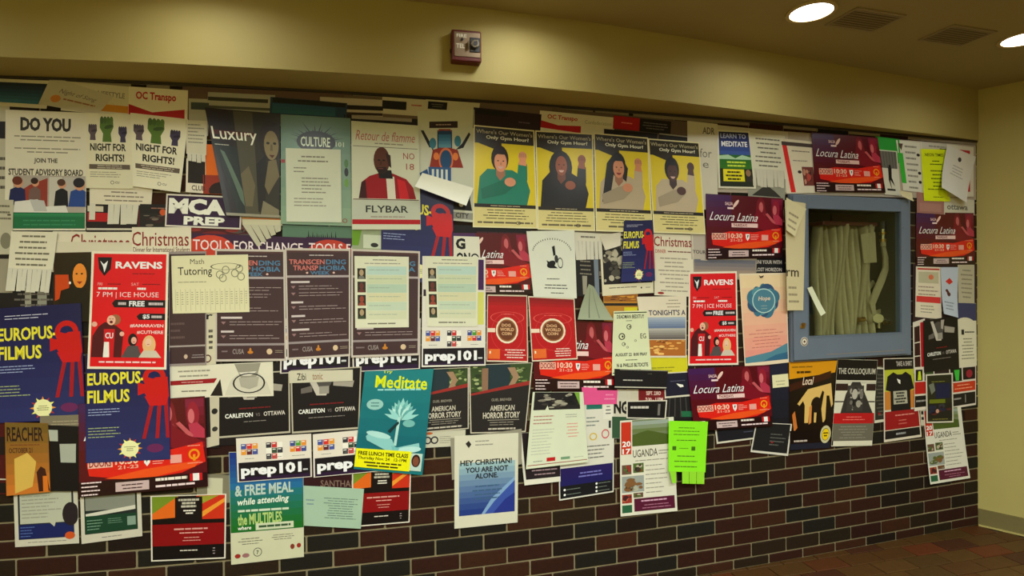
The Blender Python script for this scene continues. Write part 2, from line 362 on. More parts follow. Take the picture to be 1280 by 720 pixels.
# ------------------------------------------------------------------ printed sheets
STACK = []   # (polygon bbox in px, top height)
K = (20, 18, 20); WH = (226, 222, 204); GR = (140, 138, 128)
class Sheet:
    """a sheet of paper held to the wall; what is printed on it is laid out in its own 0..1 x 0..1 frame (v down)"""
    def __init__(s, name, label, cat, quad, base=WH, group=None, curl=None, gloss=False, seed=0, border=None, flat=False):
        s.name, s.label, s.cat, s.group, s.quad, s.curl, s.gloss = name, label, cat, group, quad, curl or (0, 0, 0), gloss
        s.layers = []; s.V = []; s.F = []; s.C = []; s.rn = random.Random(hash_(label)+seed); s.base = base
        s.kids = []
        if border: s.R(border[1], border[1]*.72, 1-border[1], 1-border[1]*.72, border[0])
    def lay(s, x0, y0, x1, y1):
        L = 1
        for (a, b, c, d, k) in s.layers:
            if x0 < c and x1 > a and y0 < d and y1 > b: L = max(L, k+1)
        s.layers.append((x0, y0, x1, y1, L)); return L
    def mesh(s, V, F, col, L=None):
        if L is None:
            L = s.lay(min(v[0] for v in V), min(v[1] for v in V), max(v[0] for v in V), max(v[1] for v in V))
        n = len(s.V); s.V += [(v[0], v[1], L) for v in V]
        for f in F: s.F.append([n+i for i in f]); s.C.append(col)
        return s
    def R(s, x0, y0, x1, y1, col, rot=0):
        nx = max(1, math.ceil((x1-x0)*5)); ny = max(1, math.ceil((y1-y0)*6))
        V = [(x0+(x1-x0)*i/nx, y0+(y1-y0)*j/ny) for j in range(ny+1) for i in range(nx+1)]
        if rot:
            cx, cy = (x0+x1)/2, (y0+y1)/2; c, sn = math.cos(rot), math.sin(rot); V = [(cx+(x-cx)*c-(y-cy)*sn, cy+(x-cx)*sn+(y-cy)*c) for x, y in V]
        F = [(j*(nx+1)+i, (j+1)*(nx+1)+i, (j+1)*(nx+1)+i+1, j*(nx+1)+i+1) for j in range(ny) for i in range(nx)]
        return s.mesh(V, F, col)
    def G(s, x0, y0, x1, y1, c0, c1, n=8, horiz=False):
        """printed colour fade, in bands"""
        L = s.lay(x0, y0, x1, y1)
        for i in range(n):
            c = tuple(c0[k]+(c1[k]-c0[k])*i/(n-1) for k in range(3))
            a, b = i/n, (i+1)/n
            if horiz: V = [(x0+(x1-x0)*a, y0), (x0+(x1-x0)*a, y1), (x0+(x1-x0)*b, y1), (x0+(x1-x0)*b, y0)]
            else: V = [(x0, y0+(y1-y0)*a), (x0, y0+(y1-y0)*b), (x1, y0+(y1-y0)*b), (x1, y0+(y1-y0)*a)]
            if horiz: s.strip(V, c, L)
            else: s.strip(V, c, L, True)
        return s
    def strip(s, V, col, L, horiz=False):
        (x0, y0), (_, y1), (x1, _), _ = V
        k = 5
        if horiz:
            P = [(x0+(x1-x0)*i/k, y) for y in (y0, y1) for i in range(k+1)]
        else:
            P = [(x, y0+(y1-y0)*i/k) for x in (x0, x1) for i in range(k+1)]
        F = [(i, k+1+i, k+2+i, i+1) if horiz else (i, i+1, k+2+i, k+1+i) for i in range(k)]
        s.mesh(P, F, col, L)
    def E(s, cx, cy, rx, ry, col, n=18, rot=0):
        c, sn = math.cos(rot), math.sin(rot)
        V = [(cx, cy)]
        for i in range(n):
            a = -2*PI*i/n; x, y = rx*math.cos(a), ry*math.sin(a); V.append((cx+x*c-y*sn*(rx and 1), cy+x*sn+y*c))
        return s.mesh(V, [(0, i+1, (i+1)%n+1) for i in range(n)], col)
    def O(s, cx, cy, rx, ry, w, col, n=24):
        V = []
        for i in range(n):
            a = -2*PI*i/n; V += [(cx+rx*math.cos(a), cy+ry*math.sin(a)), (cx+rx*(1-w)*math.cos(a), cy+ry*(1-w)*math.sin(a))]
        return s.mesh(V, [(2*i, 2*((i+1)%n), 2*((i+1)%n)+1, 2*i+1) for i in range(n)], col)
    def P(s, pts, col):
        return s.mesh(list(pts), [tuple(range(len(pts)))], col)
    def T(s, txt, x0, y0, x1, y1, col=K, b=0.0, sh=0.0, slope=0.0):
        V, F = glyphs(txt, b, sh)
        return s.mesh([(x0+x*(x1-x0), y1-y*(y1-y0)+slope*x) for x, y in V], F, col)
    def LN(s, x0, y0, x1, y1, n, col=GR, al='c', w=.32, gaps=True):
        L = s.lay(x0, y0, x1, y1); p = (y1-y0)/n
        for i in range(n):
            k = s.rn.uniform(.55, 1.0); wd = (x1-x0)*k; a = x0 if al == 'l' else (x0+x1-wd)/2; e = a+wd; y = y0+p*(i+.5)
            while a < e-1e-4:
                st = min(s.rn.uniform(.05, .16)*(x1-x0)*1.4, e-a) if gaps else e-a
                s.mesh([(a, y-p*w/2), (a, y+p*w/2), (a+st, y+p*w/2), (a+st, y-p*w/2)], [(0, 1, 2, 3)], col, L); a += st+(x1-x0)*.018
        return s
    def PH(s, x0, y0, x1, y1, pal, n=24, r=.13, bg=None):
        """an unreadable printed photograph: soft patches of its colours"""
        s.R(x0, y0, x1, y1, bg or pal[0])
        L = s.lay(x0, y0, x1, y1)
        for i in range(n):
            rr = r*s.rn.uniform(.4, 1.1); ax = rr*(x1-x0)*s.rn.uniform(.7, 1.5); ay = rr*(y1-y0)*s.rn.uniform(.6, 1.4)
            cx = s.rn.uniform(x0+ax, x1-ax); cy = s.rn.uniform(y0+ay, y1-ay); q = s.rn.choice(pal[1:] or pal)
            V = [(cx+ax*math.cos(-2*PI*j/9)*s.rn.uniform(.75, 1), cy+ay*math.sin(-2*PI*j/9)*s.rn.uniform(.75, 1)) for j in range(9)]
            s.mesh(V, [tuple(range(9))], q, L+ (i % 3))
        s.layers.append((x0, y0, x1, y1, L+2)); return s
    def build(s, extra=0):
        q = s.quad; xs = [p[0] for p in q]; ys = [p[1] for p in q]
        bb = (min(xs)+3, min(ys)+3, max(xs)-3, max(ys)-3)
        base = .0065
        for (a, b, c, d, top) in STACK:
            if bb[0] < c and bb[2] > a and bb[1] < d and bb[3] > b: base = max(base, top)
        base += .0011+extra
        cb, ct, cl = s.curl
        nl = max([1]+[l[4] for l in s.layers]); dz = .00016
        W4 = [on_wall(x, y, base) for x, y in q]
        for p in W4: p.x = min(p.x, -.012)
        C = (W4[0]+W4[1]+W4[2]+W4[3])/4; N_ = wall_n(C.x)
        wide = max(xs)-min(xs) > 130; wy_ = [wall_y(p.x) for p in W4]
        def pos(u, v, h):
            P = (W4[0]*(1-u)+W4[1]*u)*(1-v)+(W4[3]*(1-u)+W4[2]*u)*v
            if wide: P = P+Vector((0, wall_y(P.x)-((wy_[0]*(1-u)+wy_[1]*u)*(1-v)+(wy_[3]*(1-u)+wy_[2]*u)*v), 0))
            k = pl_(lambda t: cb*t**3+ct*(1-t)**4, v)+pl_(lambda t: cl*(1-t)**3, u) if s.curl != (0, 0, 0) else 0
            return P-C+N_*(k+h)
        me = bpy.data.meshes.new(s.name)
        nu, nv = (12, 12) if s.curl != (0, 0, 0) or wide else (4, 4); V = []; F = []; CC = []
        wh = s.base; back = tuple(min(255, .3*c+150) for c in wh)
        for h in (.0002, 0):
            for j in range(nv+1):
                for i in range(nu+1): V.append(pos(i/nu, j/nv, h))
        M1 = (nu+1)*(nv+1)
        for j in range(nv):
            for i in range(nu):
                a = j*(nu+1)+i; F.append((a, a+nu+1, a+nu+2, a+1)); CC.append(wh); F.append((M1+a, M1+a+1, M1+a+nu+2, M1+a+nu+1)); CC.append(back)
        rim = [i for i in range(nu+1)]+[j*(nu+1)+nu for j in range(1, nv+1)]+[nv*(nu+1)+i for i in range(nu-1, -1, -1)]+[j*(nu+1) for j in range(nv-1, 0, -1)]
        for a, b in zip(rim, rim[1:]+rim[:1]): F.append((a, b, M1+b, M1+a)); CC.append(wh)
        if s.curl != (0, 0, 0) or wide: s.V, s.F, s.C = finer(s.V, s.F, s.C)
        n0 = len(V)
        for (u, v, L) in s.V: V.append(pos(min(max(u, .004), .996), min(max(v, .004), .996), .0002+dz*L))
        for f, c in zip(s.F, s.C): F.append([n0+i for i in f]); CC.append(c)
        me.from_pydata([tuple(p) for p in V], [], F)
        me.materials.append(M_GLOSS if s.gloss else M_PAPER)
        cols = []
        for f, c in zip(F, CC): cols += [tuple(min(.88, 1.36*v**1.22) for v in lin(c))]*len(f)
        paint(me, cols)
        o = link(s.name, me, None, C); tag(o, s.label, s.cat, s.group)
        s.obj, s.pos, s.N, s.C0 = o, pos, N_, C
        STACK.append((*bb, base+dz*nl+.0004+max(0, cb, ct, abs(cl))*.8))
        s.dz = dz*nl
        return s
    def part(s, name, pts, col, h=.0006, gloss=False, thick=.0003):
        """a flat piece of its own on or hanging from the sheet; pts in the sheet's frame, may run past its edge"""
        n = len(pts); V = [s.pos(u, v, h+thick+s.dz) for u, v in pts]+[s.pos(u, v, h+s.dz) for u, v in pts]
        F = [tuple(range(n)), tuple(range(2*n-1, n-1, -1))]+[(i, n+i, n+(i+1)%n, (i+1)%n) for i in range(n)]
        me = bpy.data.meshes.new(name); me.from_pydata([tuple(p) for p in V], [], F); me.materials.append(M_PAPER); paint(me, [lin(col)]*len(me.loops))
        return link(name, me, s.obj)
    def tabs(s, x0, x1, y0, y1, n, col=(214, 210, 190), miss=()):
        """cut tear-off strips hanging below the sheet"""
        w = (x1-x0)/n
        g = .02
        for i in range(n):
            if i in miss: continue
            a = s.rn.uniform(-.16, .16)*w; e = y1+s.rn.uniform(-.03, .02)
            V = [(x0+i*w+w*.02, y0), (x0+i*w+w*.02+a, e), (x0+(i+1)*w-w*.04+a, e), (x0+(i+1)*w-w*.04, y0)]
            hh = s.rn.uniform(.0, .003)
            P = [s.pos(*V[0], .0004+s.dz), s.pos(*V[1], .0006+hh+s.dz), s.pos(*V[2], .0006+hh*.5+s.dz), s.pos(*V[3], .0004+s.dz)]
            B = [p-s.N*.0002 for p in P]
            me = bpy.data.meshes.new('tear_off_tab'); me.from_pydata([tuple(p) for p in P+B], [], [(0,1,2,3),(7,6,5,4),(0,4,5,1),(1,5,6,2),(2,6,7,3),(3,7,4,0)])
            me.materials.append(M_PAPER); paint(me, [lin(col)]*len(me.loops)); link('tear_off_tab', me, s.obj)
        return s
def pl_(f, t):
    i = math.floor(t*12); w = t*12-i; return f(i/12)*(1-w)+f((i+1)/12)*w
def finer(V, F, C, lim=.13):
    """split large printed faces so that they follow the bend of the sheet"""
    V = list(V); F2, C2 = [], []
    for f, c in zip(F, C):
        xs = [V[i][0] for i in f]; ys = [V[i][1] for i in f]
        if max(xs)-min(xs) < lim and max(ys)-min(ys) < lim: F2.append(f); C2.append(c); continue
        tris = tessellate_polygon([[Vector((V[i][0], V[i][1], 0)) for i in f]]) if len(f) > 3 else [(0, 1, 2)]
        st = [tuple(f[i] for i in t) for t in tris]
        while st:
            a, b, d = st.pop()
            l = [(V[p][0]-V[q][0])**2+(V[p][1]-V[q][1])**2 for p, q in ((a, b), (b, d), (d, a))]; m = max(l)
            if m < lim*lim: F2.append((a, b, d)); C2.append(c); continue
            k = l.index(m); a, b, d = ((a, b, d), (b, d, a), (d, a, b))[k]
            V.append(tuple((V[a][j]+V[b][j])/2 if j < 2 else V[a][2] for j in range(3))); n = len(V)-1
            st += [(a, n, d), (n, b, d)]
    return V, F2, C2
def hash_(t):
    h = 7
    for c in t: h = (h*31+ord(c)) % 1000003
    return h
def quad(x0, y0, x1, y1): return [(x0, y0), (x1, y0), (x1, y1), (x0, y1)]
def S(label, q, base=WH, name='poster', cat=None, **k):
    if len(q) == 4 and not isinstance(q[0], tuple): q = quad(*q)
    return Sheet(name, label, cat or name.split('_')[-1], q, base, **k)

# ------------------------------------------------------------------ recurring prints
MAR = (86, 20, 34); RED = (196, 24, 34); MAUVE = (78, 56, 58); NAVY = (30, 34, 98); YEL = (214, 206, 70)
def locura(s, wide=1.0):
    s.R(0, 0, 1, 1, (96, 18, 34)); s.G(0, 0, .32, .5, (78, 40, 92), (96, 22, 50), 5)
    s.E(.7, .17, .06, .16, (116, 30, 44)); s.P([(.64, .2), (.66, .06), (.74, .06), (.78, .3), (.72, .46), (.62, .46)], (128, 34, 48)); s.E(.705, .17, .028, .085, (188, 104, 108)); s.P([(.66, .3), (.74, .28), (.8, .42), (.86, .46), (.7, .5)], (156, 66, 78))
    s.G(.84, .02, .99, .3, (130, 40, 70), (110, 22, 44), 3); s.E(.9, .2, .05, .15, (150, 40, 62)); s.E(.885, .21, .026, .08, (196, 112, 118)); s.P([(.86, .3), (.93, .28), (.99, .36), (.99, .46), (.88, .44)], (176, 64, 88)); s.P([(.76, .28), (.79, .26), (.9, .42), (.88, .46)], (186, 96, 102))
    s.P([(.55, .5), (.66, .18), (.74, .3), (.86, .42), (.99, .5), (.99, .56), (.8, .56)], (128, 24, 46))
    s.P([(.08, .78), (.06, .64), (.3, .57), (.62, .58), (.97, .5), (.99, .72), (.8, .82), (.45, .86)], (206, 44, 34))
    s.P([(.2, .82), (.5, .75), (.95, .7), (.9, .77), (.5, .86)], (232, 92, 40))
    s.T('SALSA', .24, .11, .34, .16, (220, 190, 190), .02); s.E(.38, .13, .02, .07, (230, 190, 180), rot=.5); s.R(.27, .19, .35, .22, (220, 200, 200))
    s.T('Locura Latina', .04, .27, .66, .4, (242, 226, 226), .0, .5, .01)
    s.R(.32, .44, .66, .505, (220, 190, 186)); s.T('THURSDAYS', .34, .45, .52, .495, (120, 20, 30), .02)
    s.R(.07, .6, .26, .7, (220, 176, 160)); s.T('DOORS', .08, .61, .25, .69, (150, 30, 34), .02); s.T('10:30', .28, .6, .46, .68, (235, 190, 170), .03)
    s.T('21-23', .3, .69, .46, .73, (235, 170, 150), .02)
    s.P([(.5, .61), (.555, .61), (.55, .68), (.527, .72), (.505, .68)], (235, 225, 215)); s.P([(.52, .63), (.54, .63), (.525, .68)], (40, 20, 20)); s.LN(.57, .61, .68, .71, 4, (240, 170, 160), 'l')
    s.R(.71, .62, .8, .71, (215, 160, 150))
    s.O(.9, .63, .045, .06, .35, (222, 150, 40)); s.R(.89, .63, .91, .7, (222, 150, 40)); s.LN(.83, .52, .97, .55, 1, (240, 150, 130)); s.LN(.84, .71, .97, .74, 1, (240, 150, 130))
    s.R(0, .84, 1, 1, (46, 16, 24)); s.LN(.02, .83, .2, 1, 4, (220, 200, 200), 'l'); s.R(.28, .87, .54, .97, (190, 170, 168)); s.LN(.3, .885, .52, .96, 2, (70, 40, 40))
    s.LN(.59, .85, .84, .9, 1, (225, 210, 200), 'l', .6); s.R(.86, .84, .96, .92, (232, 222, 214)); s.R(.86, .84, .885, .92, (190, 30, 40)); s.R(.935, .84, .96, .92, (190, 30, 40)); s.LN(.59, .925, .96, .97, 1, (220, 200, 200), 'l', .5)
    return s
def ravens(s):
    s.R(.03, .02, .97, .98, (204, 22, 32))
    s.P([(.08, .05), (.26, .05), (.25, .15), (.17, .21), (.1, .15)], (30, 22, 26)); s.P([(.11, .08), (.16, .11), (.21, .08), (.19, .14), (.17, .18), (.15, .13)], (235, 230, 225))
    s.T('RAVENS', .31, .085, .92, .145, (245, 235, 225), .035); s.LN(.45, .175, .9, .2, 1, (140, 14, 22))
    s.T('FRI', .09, .265, .15, .29, (235, 160, 160)); s.LN(.18, .265, .42, .29, 1, (120, 10, 20)); s.T('SAT', .52, .265, .62, .29, (235, 160, 160)); s.LN(.66, .265, .9, .29, 1, (120, 10, 20))
    s.LN(.1, .3, .46, .33, 1, (245, 220, 215), 'l', .6); s.LN(.6, .3, .8, .33, 1, (245, 220, 215), 'l', .6)
    s.T('7 PM | ICE HOUSE', .08, .345, .88, .4, (245, 200, 200), .0)
    s.P([(.28, .44), (.32, .41), (.97, .41), (.97, .475), (.31, .475)], (34, 20, 24)); s.T('FREE', .5, .42, .7, .465, (245, 240, 235), .03); s.LN(.34, .42, .48, .465, 1, (190, 180, 180), w=.5); s.LN(.74, .42, .95, .465, 1, (190, 180, 180), w=.5)
    s.P([(.6, .55), (.64, .525), (.97, .525), (.97, .58), (.63, .58)], (34, 20, 24)); s.T('$5', .68, .533, .77, .573, (245, 240, 235), .03); s.LN(.79, .535, .93, .57, 1, (190, 180, 180), w=.6)
    s.T('#IAMARAVEN', .52, .615, .95, .645, (245, 200, 195), .02); s.T('#CUTHERE', .61, .67, .95, .7, (245, 200, 195), .02)
    # three cheering fans
    s.P([(.04, .9), (.05, .72), (.12, .64), (.2, .6), (.34, .63), (.44, .68), (.42, .9)], (88, 16, 26)); s.E(.07, .62, .035, .022, (214, 168, 150)); s.E(.42, .7, .03, .02, (214, 168, 150))
    s.P([(.19, .66), (.33, .66), (.32, .9), (.2, .9)], (190, 20, 34)); s.T('CU', .21, .69, .31, .74, (240, 220, 220), .02)
    s.E(.33, .58, .07, .045, (150, 108, 76)); s.E(.28, .585, .055, .042, (222, 174, 152)); s.E(.28, .6, .02, .012, (110, 30, 34)); s.R(.255, .572, .275, .577, (50, 30, 30)); s.R(.29, .572, .31, .577, (50, 30, 30))
    s.P([(.2, .77), (.26, .77), (.27, .9), (.19, .9)], (220, 214, 206))
    s.E(.56, .75, .06, .055, (40, 24, 24)); s.P([(.42, .9), (.5, .8), (.63, .8), (.68, .9)], (92, 84, 84)); s.E(.575, .755, .035, .03, (214, 168, 150)); s.R(.56, .765, .59, .77, (150, 40, 40))
    s.E(.77, .79, .085, .08, (212, 176, 128)); s.P([(.64, .9), (.7, .84), (.86, .84), (.93, .9)], (196, 186, 170)); s.E(.76, .77, .042, .034, (226, 184, 160)); s.R(.745, .785, .775, .79, (160, 50, 50))
    s.LN(.06, .925, .94, .955, 1, (240, 190, 190), w=.45)
    return s
def europus(s, cam=1.0):
    s.G(0, 0, 1, 1, (30, 32, 82), (50, 56, 108), 8)
    s.LN(.1, .06, .68, .11, 2, (190, 190, 205), 'l', .25)
    s.T('EUROPUS-', .02, .175, .7, .29, YEL, .03); s.T('FILMUS', .02, .335, .52, .455, YEL, .03)
    R_ = (190, 22, 34)
    s.O(.82, .24, .14, .1, .45, R_); s.P([(.62, .28), (.7, .3), (.72, .24), (.98, .24), (1, .42), (.74, .44), (.7, .38), (.62, .4)], R_); s.E(.8, .22, .05, .03, (30, 34, 94))
    for a, b in ((.78, .7), (.86, .86), (.93, .99)): s.P([(a, .43), (b-.035, .8), (b+.01, .8), (a+.05, .43)], (160, 24, 48))
    s.P([(.7, .41), (1, .41), (.96, .5), (.76, .5)], (190, 24, 40))
    s.LN(.03, .5, .44, .575, 3, (150, 160, 190), 'l', .3); s.LN(.03, .67, .42, .78, 4, (150, 160, 120), 'l', .3)
    s.E(.82, .89, .1, .04, (110, 44, 96))
    for i in range(12):
        a = i*PI/6; s.P([(.52+.09*math.cos(a-.22), .885+.065*math.sin(a-.22)), (.52+.15*math.cos(a), .885+.1*math.sin(a)), (.52+.09*math.cos(a+.22), .885+.065*math.sin(a+.22))][::-1], ((220, 150, 60), (180, 60, 60), (230, 220, 120))[i % 3])
    s.E(.52, .885, .105, .075, (226, 220, 170)); s.LN(.45, .86, .59, .91, 3, (110, 104, 80))
    return s
def prep(s, y=.0):
    """the lower edge of the tutoring handbill: three piles of books over a dark band"""
    s.R(.02, y+(1-y)*.56, .98, .985, (48, 20, 60)); s.R(.03, y+(1-y)*.57, .97, y+(1-y)*.9, (24, 14, 24))
    s.T('prep101', .05, y+(1-y)*.62, .86, y+(1-y)*.93, (245, 240, 235), .045); s.LN(.875, y+(1-y)*.78, .95, y+(1-y)*.84, 1, (200, 200, 200), w=.6)
    h = (1-y)
    for i, cx in enumerate((.17, .5, .82)):
        pal = [((80, 90, 150), (200, 60, 50), (210, 150, 60), (100, 40, 50)), ((60, 60, 66), (190, 60, 60), (220, 214, 204), (60, 80, 60)), ((70, 80, 140), (90, 150, 60), (210, 140, 50), (190, 60, 60))][i]
        for j in range(3 if i == 1 else 2):
            for k in range(3):
                x = cx-.11+k*.075; yy = y+h*(.14+j*.13)
                s.R(x, yy, x+.07, yy+h*.12, pal[(j*2+k) % 4]); s.R(x+.01, yy+h*.02, x+.05, yy+h*.04, (225, 220, 210))
        s.LN(cx-.1, y+h*.46, cx+.1, y+h*.5, 1, (130, 128, 120), w=.3)
    return s
def tweek(s, dull=False):
    s.R(.025, .02, .975, .98, (76, 54, 56)); s.R(.025, .245, .975, .265, (170, 160, 160)); s.R(.025, .84, .975, .86, (150, 140, 140))
    s.G(.025, .02, .975, .05, (96, 66, 62), (76, 54, 56), 3)
    s.LN(.32, .05, .78, .075, 1, (190, 180, 176)); A, B = (196, 120, 112), (84, 130, 160)
    s.T('TRANSCEN', .06, .1, .6, .145, A, .02); s.T('DING', .62, .1, .93, .145, B, .02)
    s.T('TRANSP', .12, .155, .5, .2, A, .02); s.T('HOBIA', .52, .155, .93, .2, B, .02); s.T('WEEK', .38, .207, .68, .24, B, .02); s.E(.33, .222, .018, .009, (210, 180, 170)); s.E(.74, .222, .018, .009, (210, 180, 170))
    y = .29
    for n in (2, 1, 1, 1):
        s.LN(.08, y, .4, y+.03, 1, (196, 186, 184), 'l', .6, False); y += .045
        for i in range(n):
            s.P([(.08, y+.005), (.15, y+.005), (.115, y+.03)], (150, 120, 120)); s.LN(.2, y-.005, .95, y+.045, 2, (160, 146, 144), 'l', .22); y += .06
        y += .018
    s.LN(.06, .89, .2, .93, 1, (130, 116, 116)); s.T('CUSA', .24, .89, .4, .935, (150, 140, 136), .02); s.E(.49, .92, .04, .014, (190, 130, 50)); s.E(.49, .9, .015, .02, (190, 130, 50))
    s.E(.76, .915, .04, .026, (200, 180, 150)); s.LN(.83, .9, .96, .93, 2, (160, 150, 130))
    return s
def gym(s, who):
    s.R(.02, .013, .98, .985, (208, 190, 34)); s.R(.02, .013, .98, .17, (52, 46, 30)); s.P([(.02, .16), (.4, .235), (.98, .17), (.98, .12), (.02, .12)], (52, 46, 30))
    s.P([(.45, .2), (.6, .25), (.8, .19), (.98, .22), (.98, .16), (.45, .16)], (208, 190, 34))
    s.T("Where's Our Women's", .04, .035, .96, .075, (176, 170, 140), .015); s.T('Only Gym Hour?', .2, .09, .9, .135, (230, 224, 196), .025)
    skin, hair, top, cover, arm = who
    s.P([(.06, .775), (.1, .5), (.22, .42), (.62, .42), (.84, .5), (.9, .62), (.84, .775)], top)
    if cover: s.E(.42, .36, .2, .17, hair); s.P([(.26, .36), (.58, .36), (.7, .58), (.12, .6)], hair)
    else: s.E(.42, .31, .14, .13, hair)
    if who[4] == 'long': s.P([(.22, .3), (.32, .22), (.34, .4), (.26, .66), (.12, .7)], hair); s.P([(.5, .24), (.6, .34), (.56, .48), (.48, .44)], hair)
    s.P([(.36, .4), (.5, .4), (.5, .48), (.42, .53), (.36, .48)], tuple(int(c*.8) for c in skin))
    s.E(.43, .345, .1, .1, skin); s.E(.39, .335, .015, .006, (30, 20, 20)); s.E(.475, .335, .015, .006, (30, 20, 20)); s.P([(.38, .39), (.48, .39), (.45, .412), (.41, .412)], (200, 170, 160) if who[4] != 'long' else (140, 50, 50)); s.P([(.427, .35), (.445, .35), (.45, .375), (.42, .375)], tuple(int(c*.86) for c in skin))
    if not cover: s.P([(.32, .3), (.36, .235), (.5, .23), (.55, .3), (.5, .27), (.38, .27)], hair)
    # forearm raised in a fist, other hand across
    s.P([(.62, .68), (.7, .45), (.72, .34), (.86, .35), (.86, .5), (.8, .7), (.68, .76)], top); s.P([(.72, .36), (.74, .3), (.84, .3), (.85, .37)], skin); s.E(.79, .275, .07, .05, skin)
    for i in range(4): s.R(.735+i*.03, .245, .757+i*.03, .285, tuple(int(c*.9) for c in skin))
    s.P([(.14, .72), (.12, .62), (.4, .54), (.62, .5), (.66, .57), (.5, .66)], tuple(int(c*.88) for c in top)); s.E(.58, .54, .09, .045, skin)
    s.R(.02, .765, .98, .8, (44, 34, 26)); s.LN(.2, .772, .8, .792, 1, (190, 180, 150))
    s.R(.02, .8, .98, .985, (206, 196, 140)); s.LN(.1, .81, .92, .92, 4, (96, 88, 60), w=.3); s.LN(.06, .93, .94, .965, 1, (110, 100, 80), w=.5); s.O(.7, .948, .04, .018, .3, (90, 80, 60))
    return s
GREEN_ = (92, 120, 52)
def fist(s, cx, y, k, col):
    s.P([(cx-.075*k, y), (cx-.06*k, y-.1*k), (cx+.06*k, y-.1*k), (cx+.075*k, y)], col)
    s.P([(cx-.06*k, y-.08*k), (cx-.115*k, y-.14*k), (cx-.11*k, y-.22*k), (cx+.1*k, y-.225*k), (cx+.11*k, y-.15*k), (cx+.06*k, y-.08*k)], col)
    for i in range(4): s.E(cx-.08*k+i*.053*k, y-.215*k, .03*k, .038*k, tuple(int(c*(.84+.05*i)) for c in col), 10)
    s.E(cx+.03*k, y-.15*k, .075*k, .02*k, tuple(int(c*.74) for c in col), 10, rot=-.15)
def night(s):
    fist(s, .45, .38, 1.35, GREEN_); fist(s, .14, .36, .85, (96, 84, 92)); fist(s, .8, .38, .85, (70, 62, 88))
    s.T('NIGHT FOR', .08, .4, .86, .5, (52, 46, 40), .035); s.T('RIGHTS!', .2, .54, .82, .64, (52, 46, 40), .035)
    s.R(.06, .68, .94, .745, (104, 92, 80)); s.LN(.08, .685, .92, .74, 2, (196, 188, 168)); s.LN(.08, .77, .9, .86, 3, (150, 146, 128), 'l'); s.O(.55, .92, .04, .025, .3, (120, 114, 100)); s.T('CU', .61, .905, .7, .935, (100, 96, 84), .02)
    return s
def coffee(s):
    s.R(.02, .02, .98, .98, (176, 24, 30)); s.G(.02, .02, .98, .2, (140, 26, 28), (176, 24, 30), 4)
    s.O(.5, .34, .42, .09, .06, (206, 90, 84)); s.LN(.28, .27, .74, .31, 1, (212, 110, 100), w=.25); s.O(.5, .56, .4, .29, .035, (196, 60, 60))
    s.R(.02, .5, .2, .56, (220, 200, 180)); s.E(.49, .53, .275, .195, (226, 206, 184)); s.E(.49, .53, .235, .165, (110, 66, 38)); s.O(.49, .53, .235, .165, .12, (150, 100, 60))
    s.T('DOG', .36, .43, .58, .475, (204, 168, 130), .03); s.T('WORLD', .32, .49, .66, .54, (204, 168, 130), .03); s.T('COIN', .36, .555, .6, .6, (204, 168, 130), .03)
    s.R(.04, .81, .32, .955, (208, 110, 50)); s.T('I', .07, .84, .1, .88, (240, 220, 190)); s.LN(.42, .8, .95, .95, 4, (232, 190, 180), w=.42)
    return s
def carleton(s):
    s.R(.02, .02, .98, .97, (28, 20, 20)); s.E(.42, .2, .16, .14, (88, 84, 80)); s.P([(.2, .04), (.28, .04), (.42, .34), (.52, .36), (.5, .43), (.36, .42)], (186, 180, 168))
    s.P([(.5, .04), (.6, .04), (.56, .22), (.5, .2)], (168, 160, 150)); s.P([(.6, .16), (.9, .22), (.88, .32), (.6, .28)], (160, 154, 142)); s.P([(.14, .3), (.3, .26), (.3, .36), (.14, .38)], (110, 104, 98)); s.R(.4, .28, .54, .4, (150, 146, 136))
    s.LN(.24, .53, .78, .59, 1, (120, 26, 30)); s.T('CARLETON', .1, .63, .48, .7, (226, 220, 210), .025); s.T('vs', .52, .645, .58, .695, (120, 112, 108)); s.T('OTTAWA', .63, .63, .93, .7, (200, 194, 184), .02); s.LN(.24, .75, .78, .79, 1, (130, 124, 118), w=.3)
    return s
def ahs(s):
    s.R(.02, .01, .98, .98, (44, 40, 36)); s.PH(.02, .01, .98, .4, [(66, 84, 46), (120, 136, 84), (76, 100, 54), (160, 170, 124), (50, 64, 38)], 90, .06)
    s.P([(.26, .01), (.64, .01), (.66, .3), (.5, .42), (.3, .42)], (40, 60, 66)); s.P([(.6, .06), (.72, .06), (.8, .2), (.68, .4), (.6, .38), (.7, .2)], (156, 130, 104)); s.P([(.2, .06), (.3, .06), (.3, .4), (.2, .42)], (140, 112, 90))
    s.P([(.02, .42), (.98, .26), (.98, .33), (.02, .52)], (150, 52, 46)); s.P([(.02, .45), (.98, .32), (.98, .98), (.02, .98)], (44, 40, 38))
    s.T('GUEL BREWER', .36, .5, .7, .54, (150, 144, 130), .01); s.T('AMERICAN', .34, .6, .76, .68, (190, 184, 168), .015); s.T('HORROR STORY', .22, .7, .86, .79, (196, 190, 174), .02)
    s.R(.3, .81, .86, .818, (160, 154, 140)); s.LN(.2, .83, .9, .9, 2, (140, 134, 122)); s.LN(.24, .92, .88, .96, 1, (180, 174, 160), w=.6)
    return s
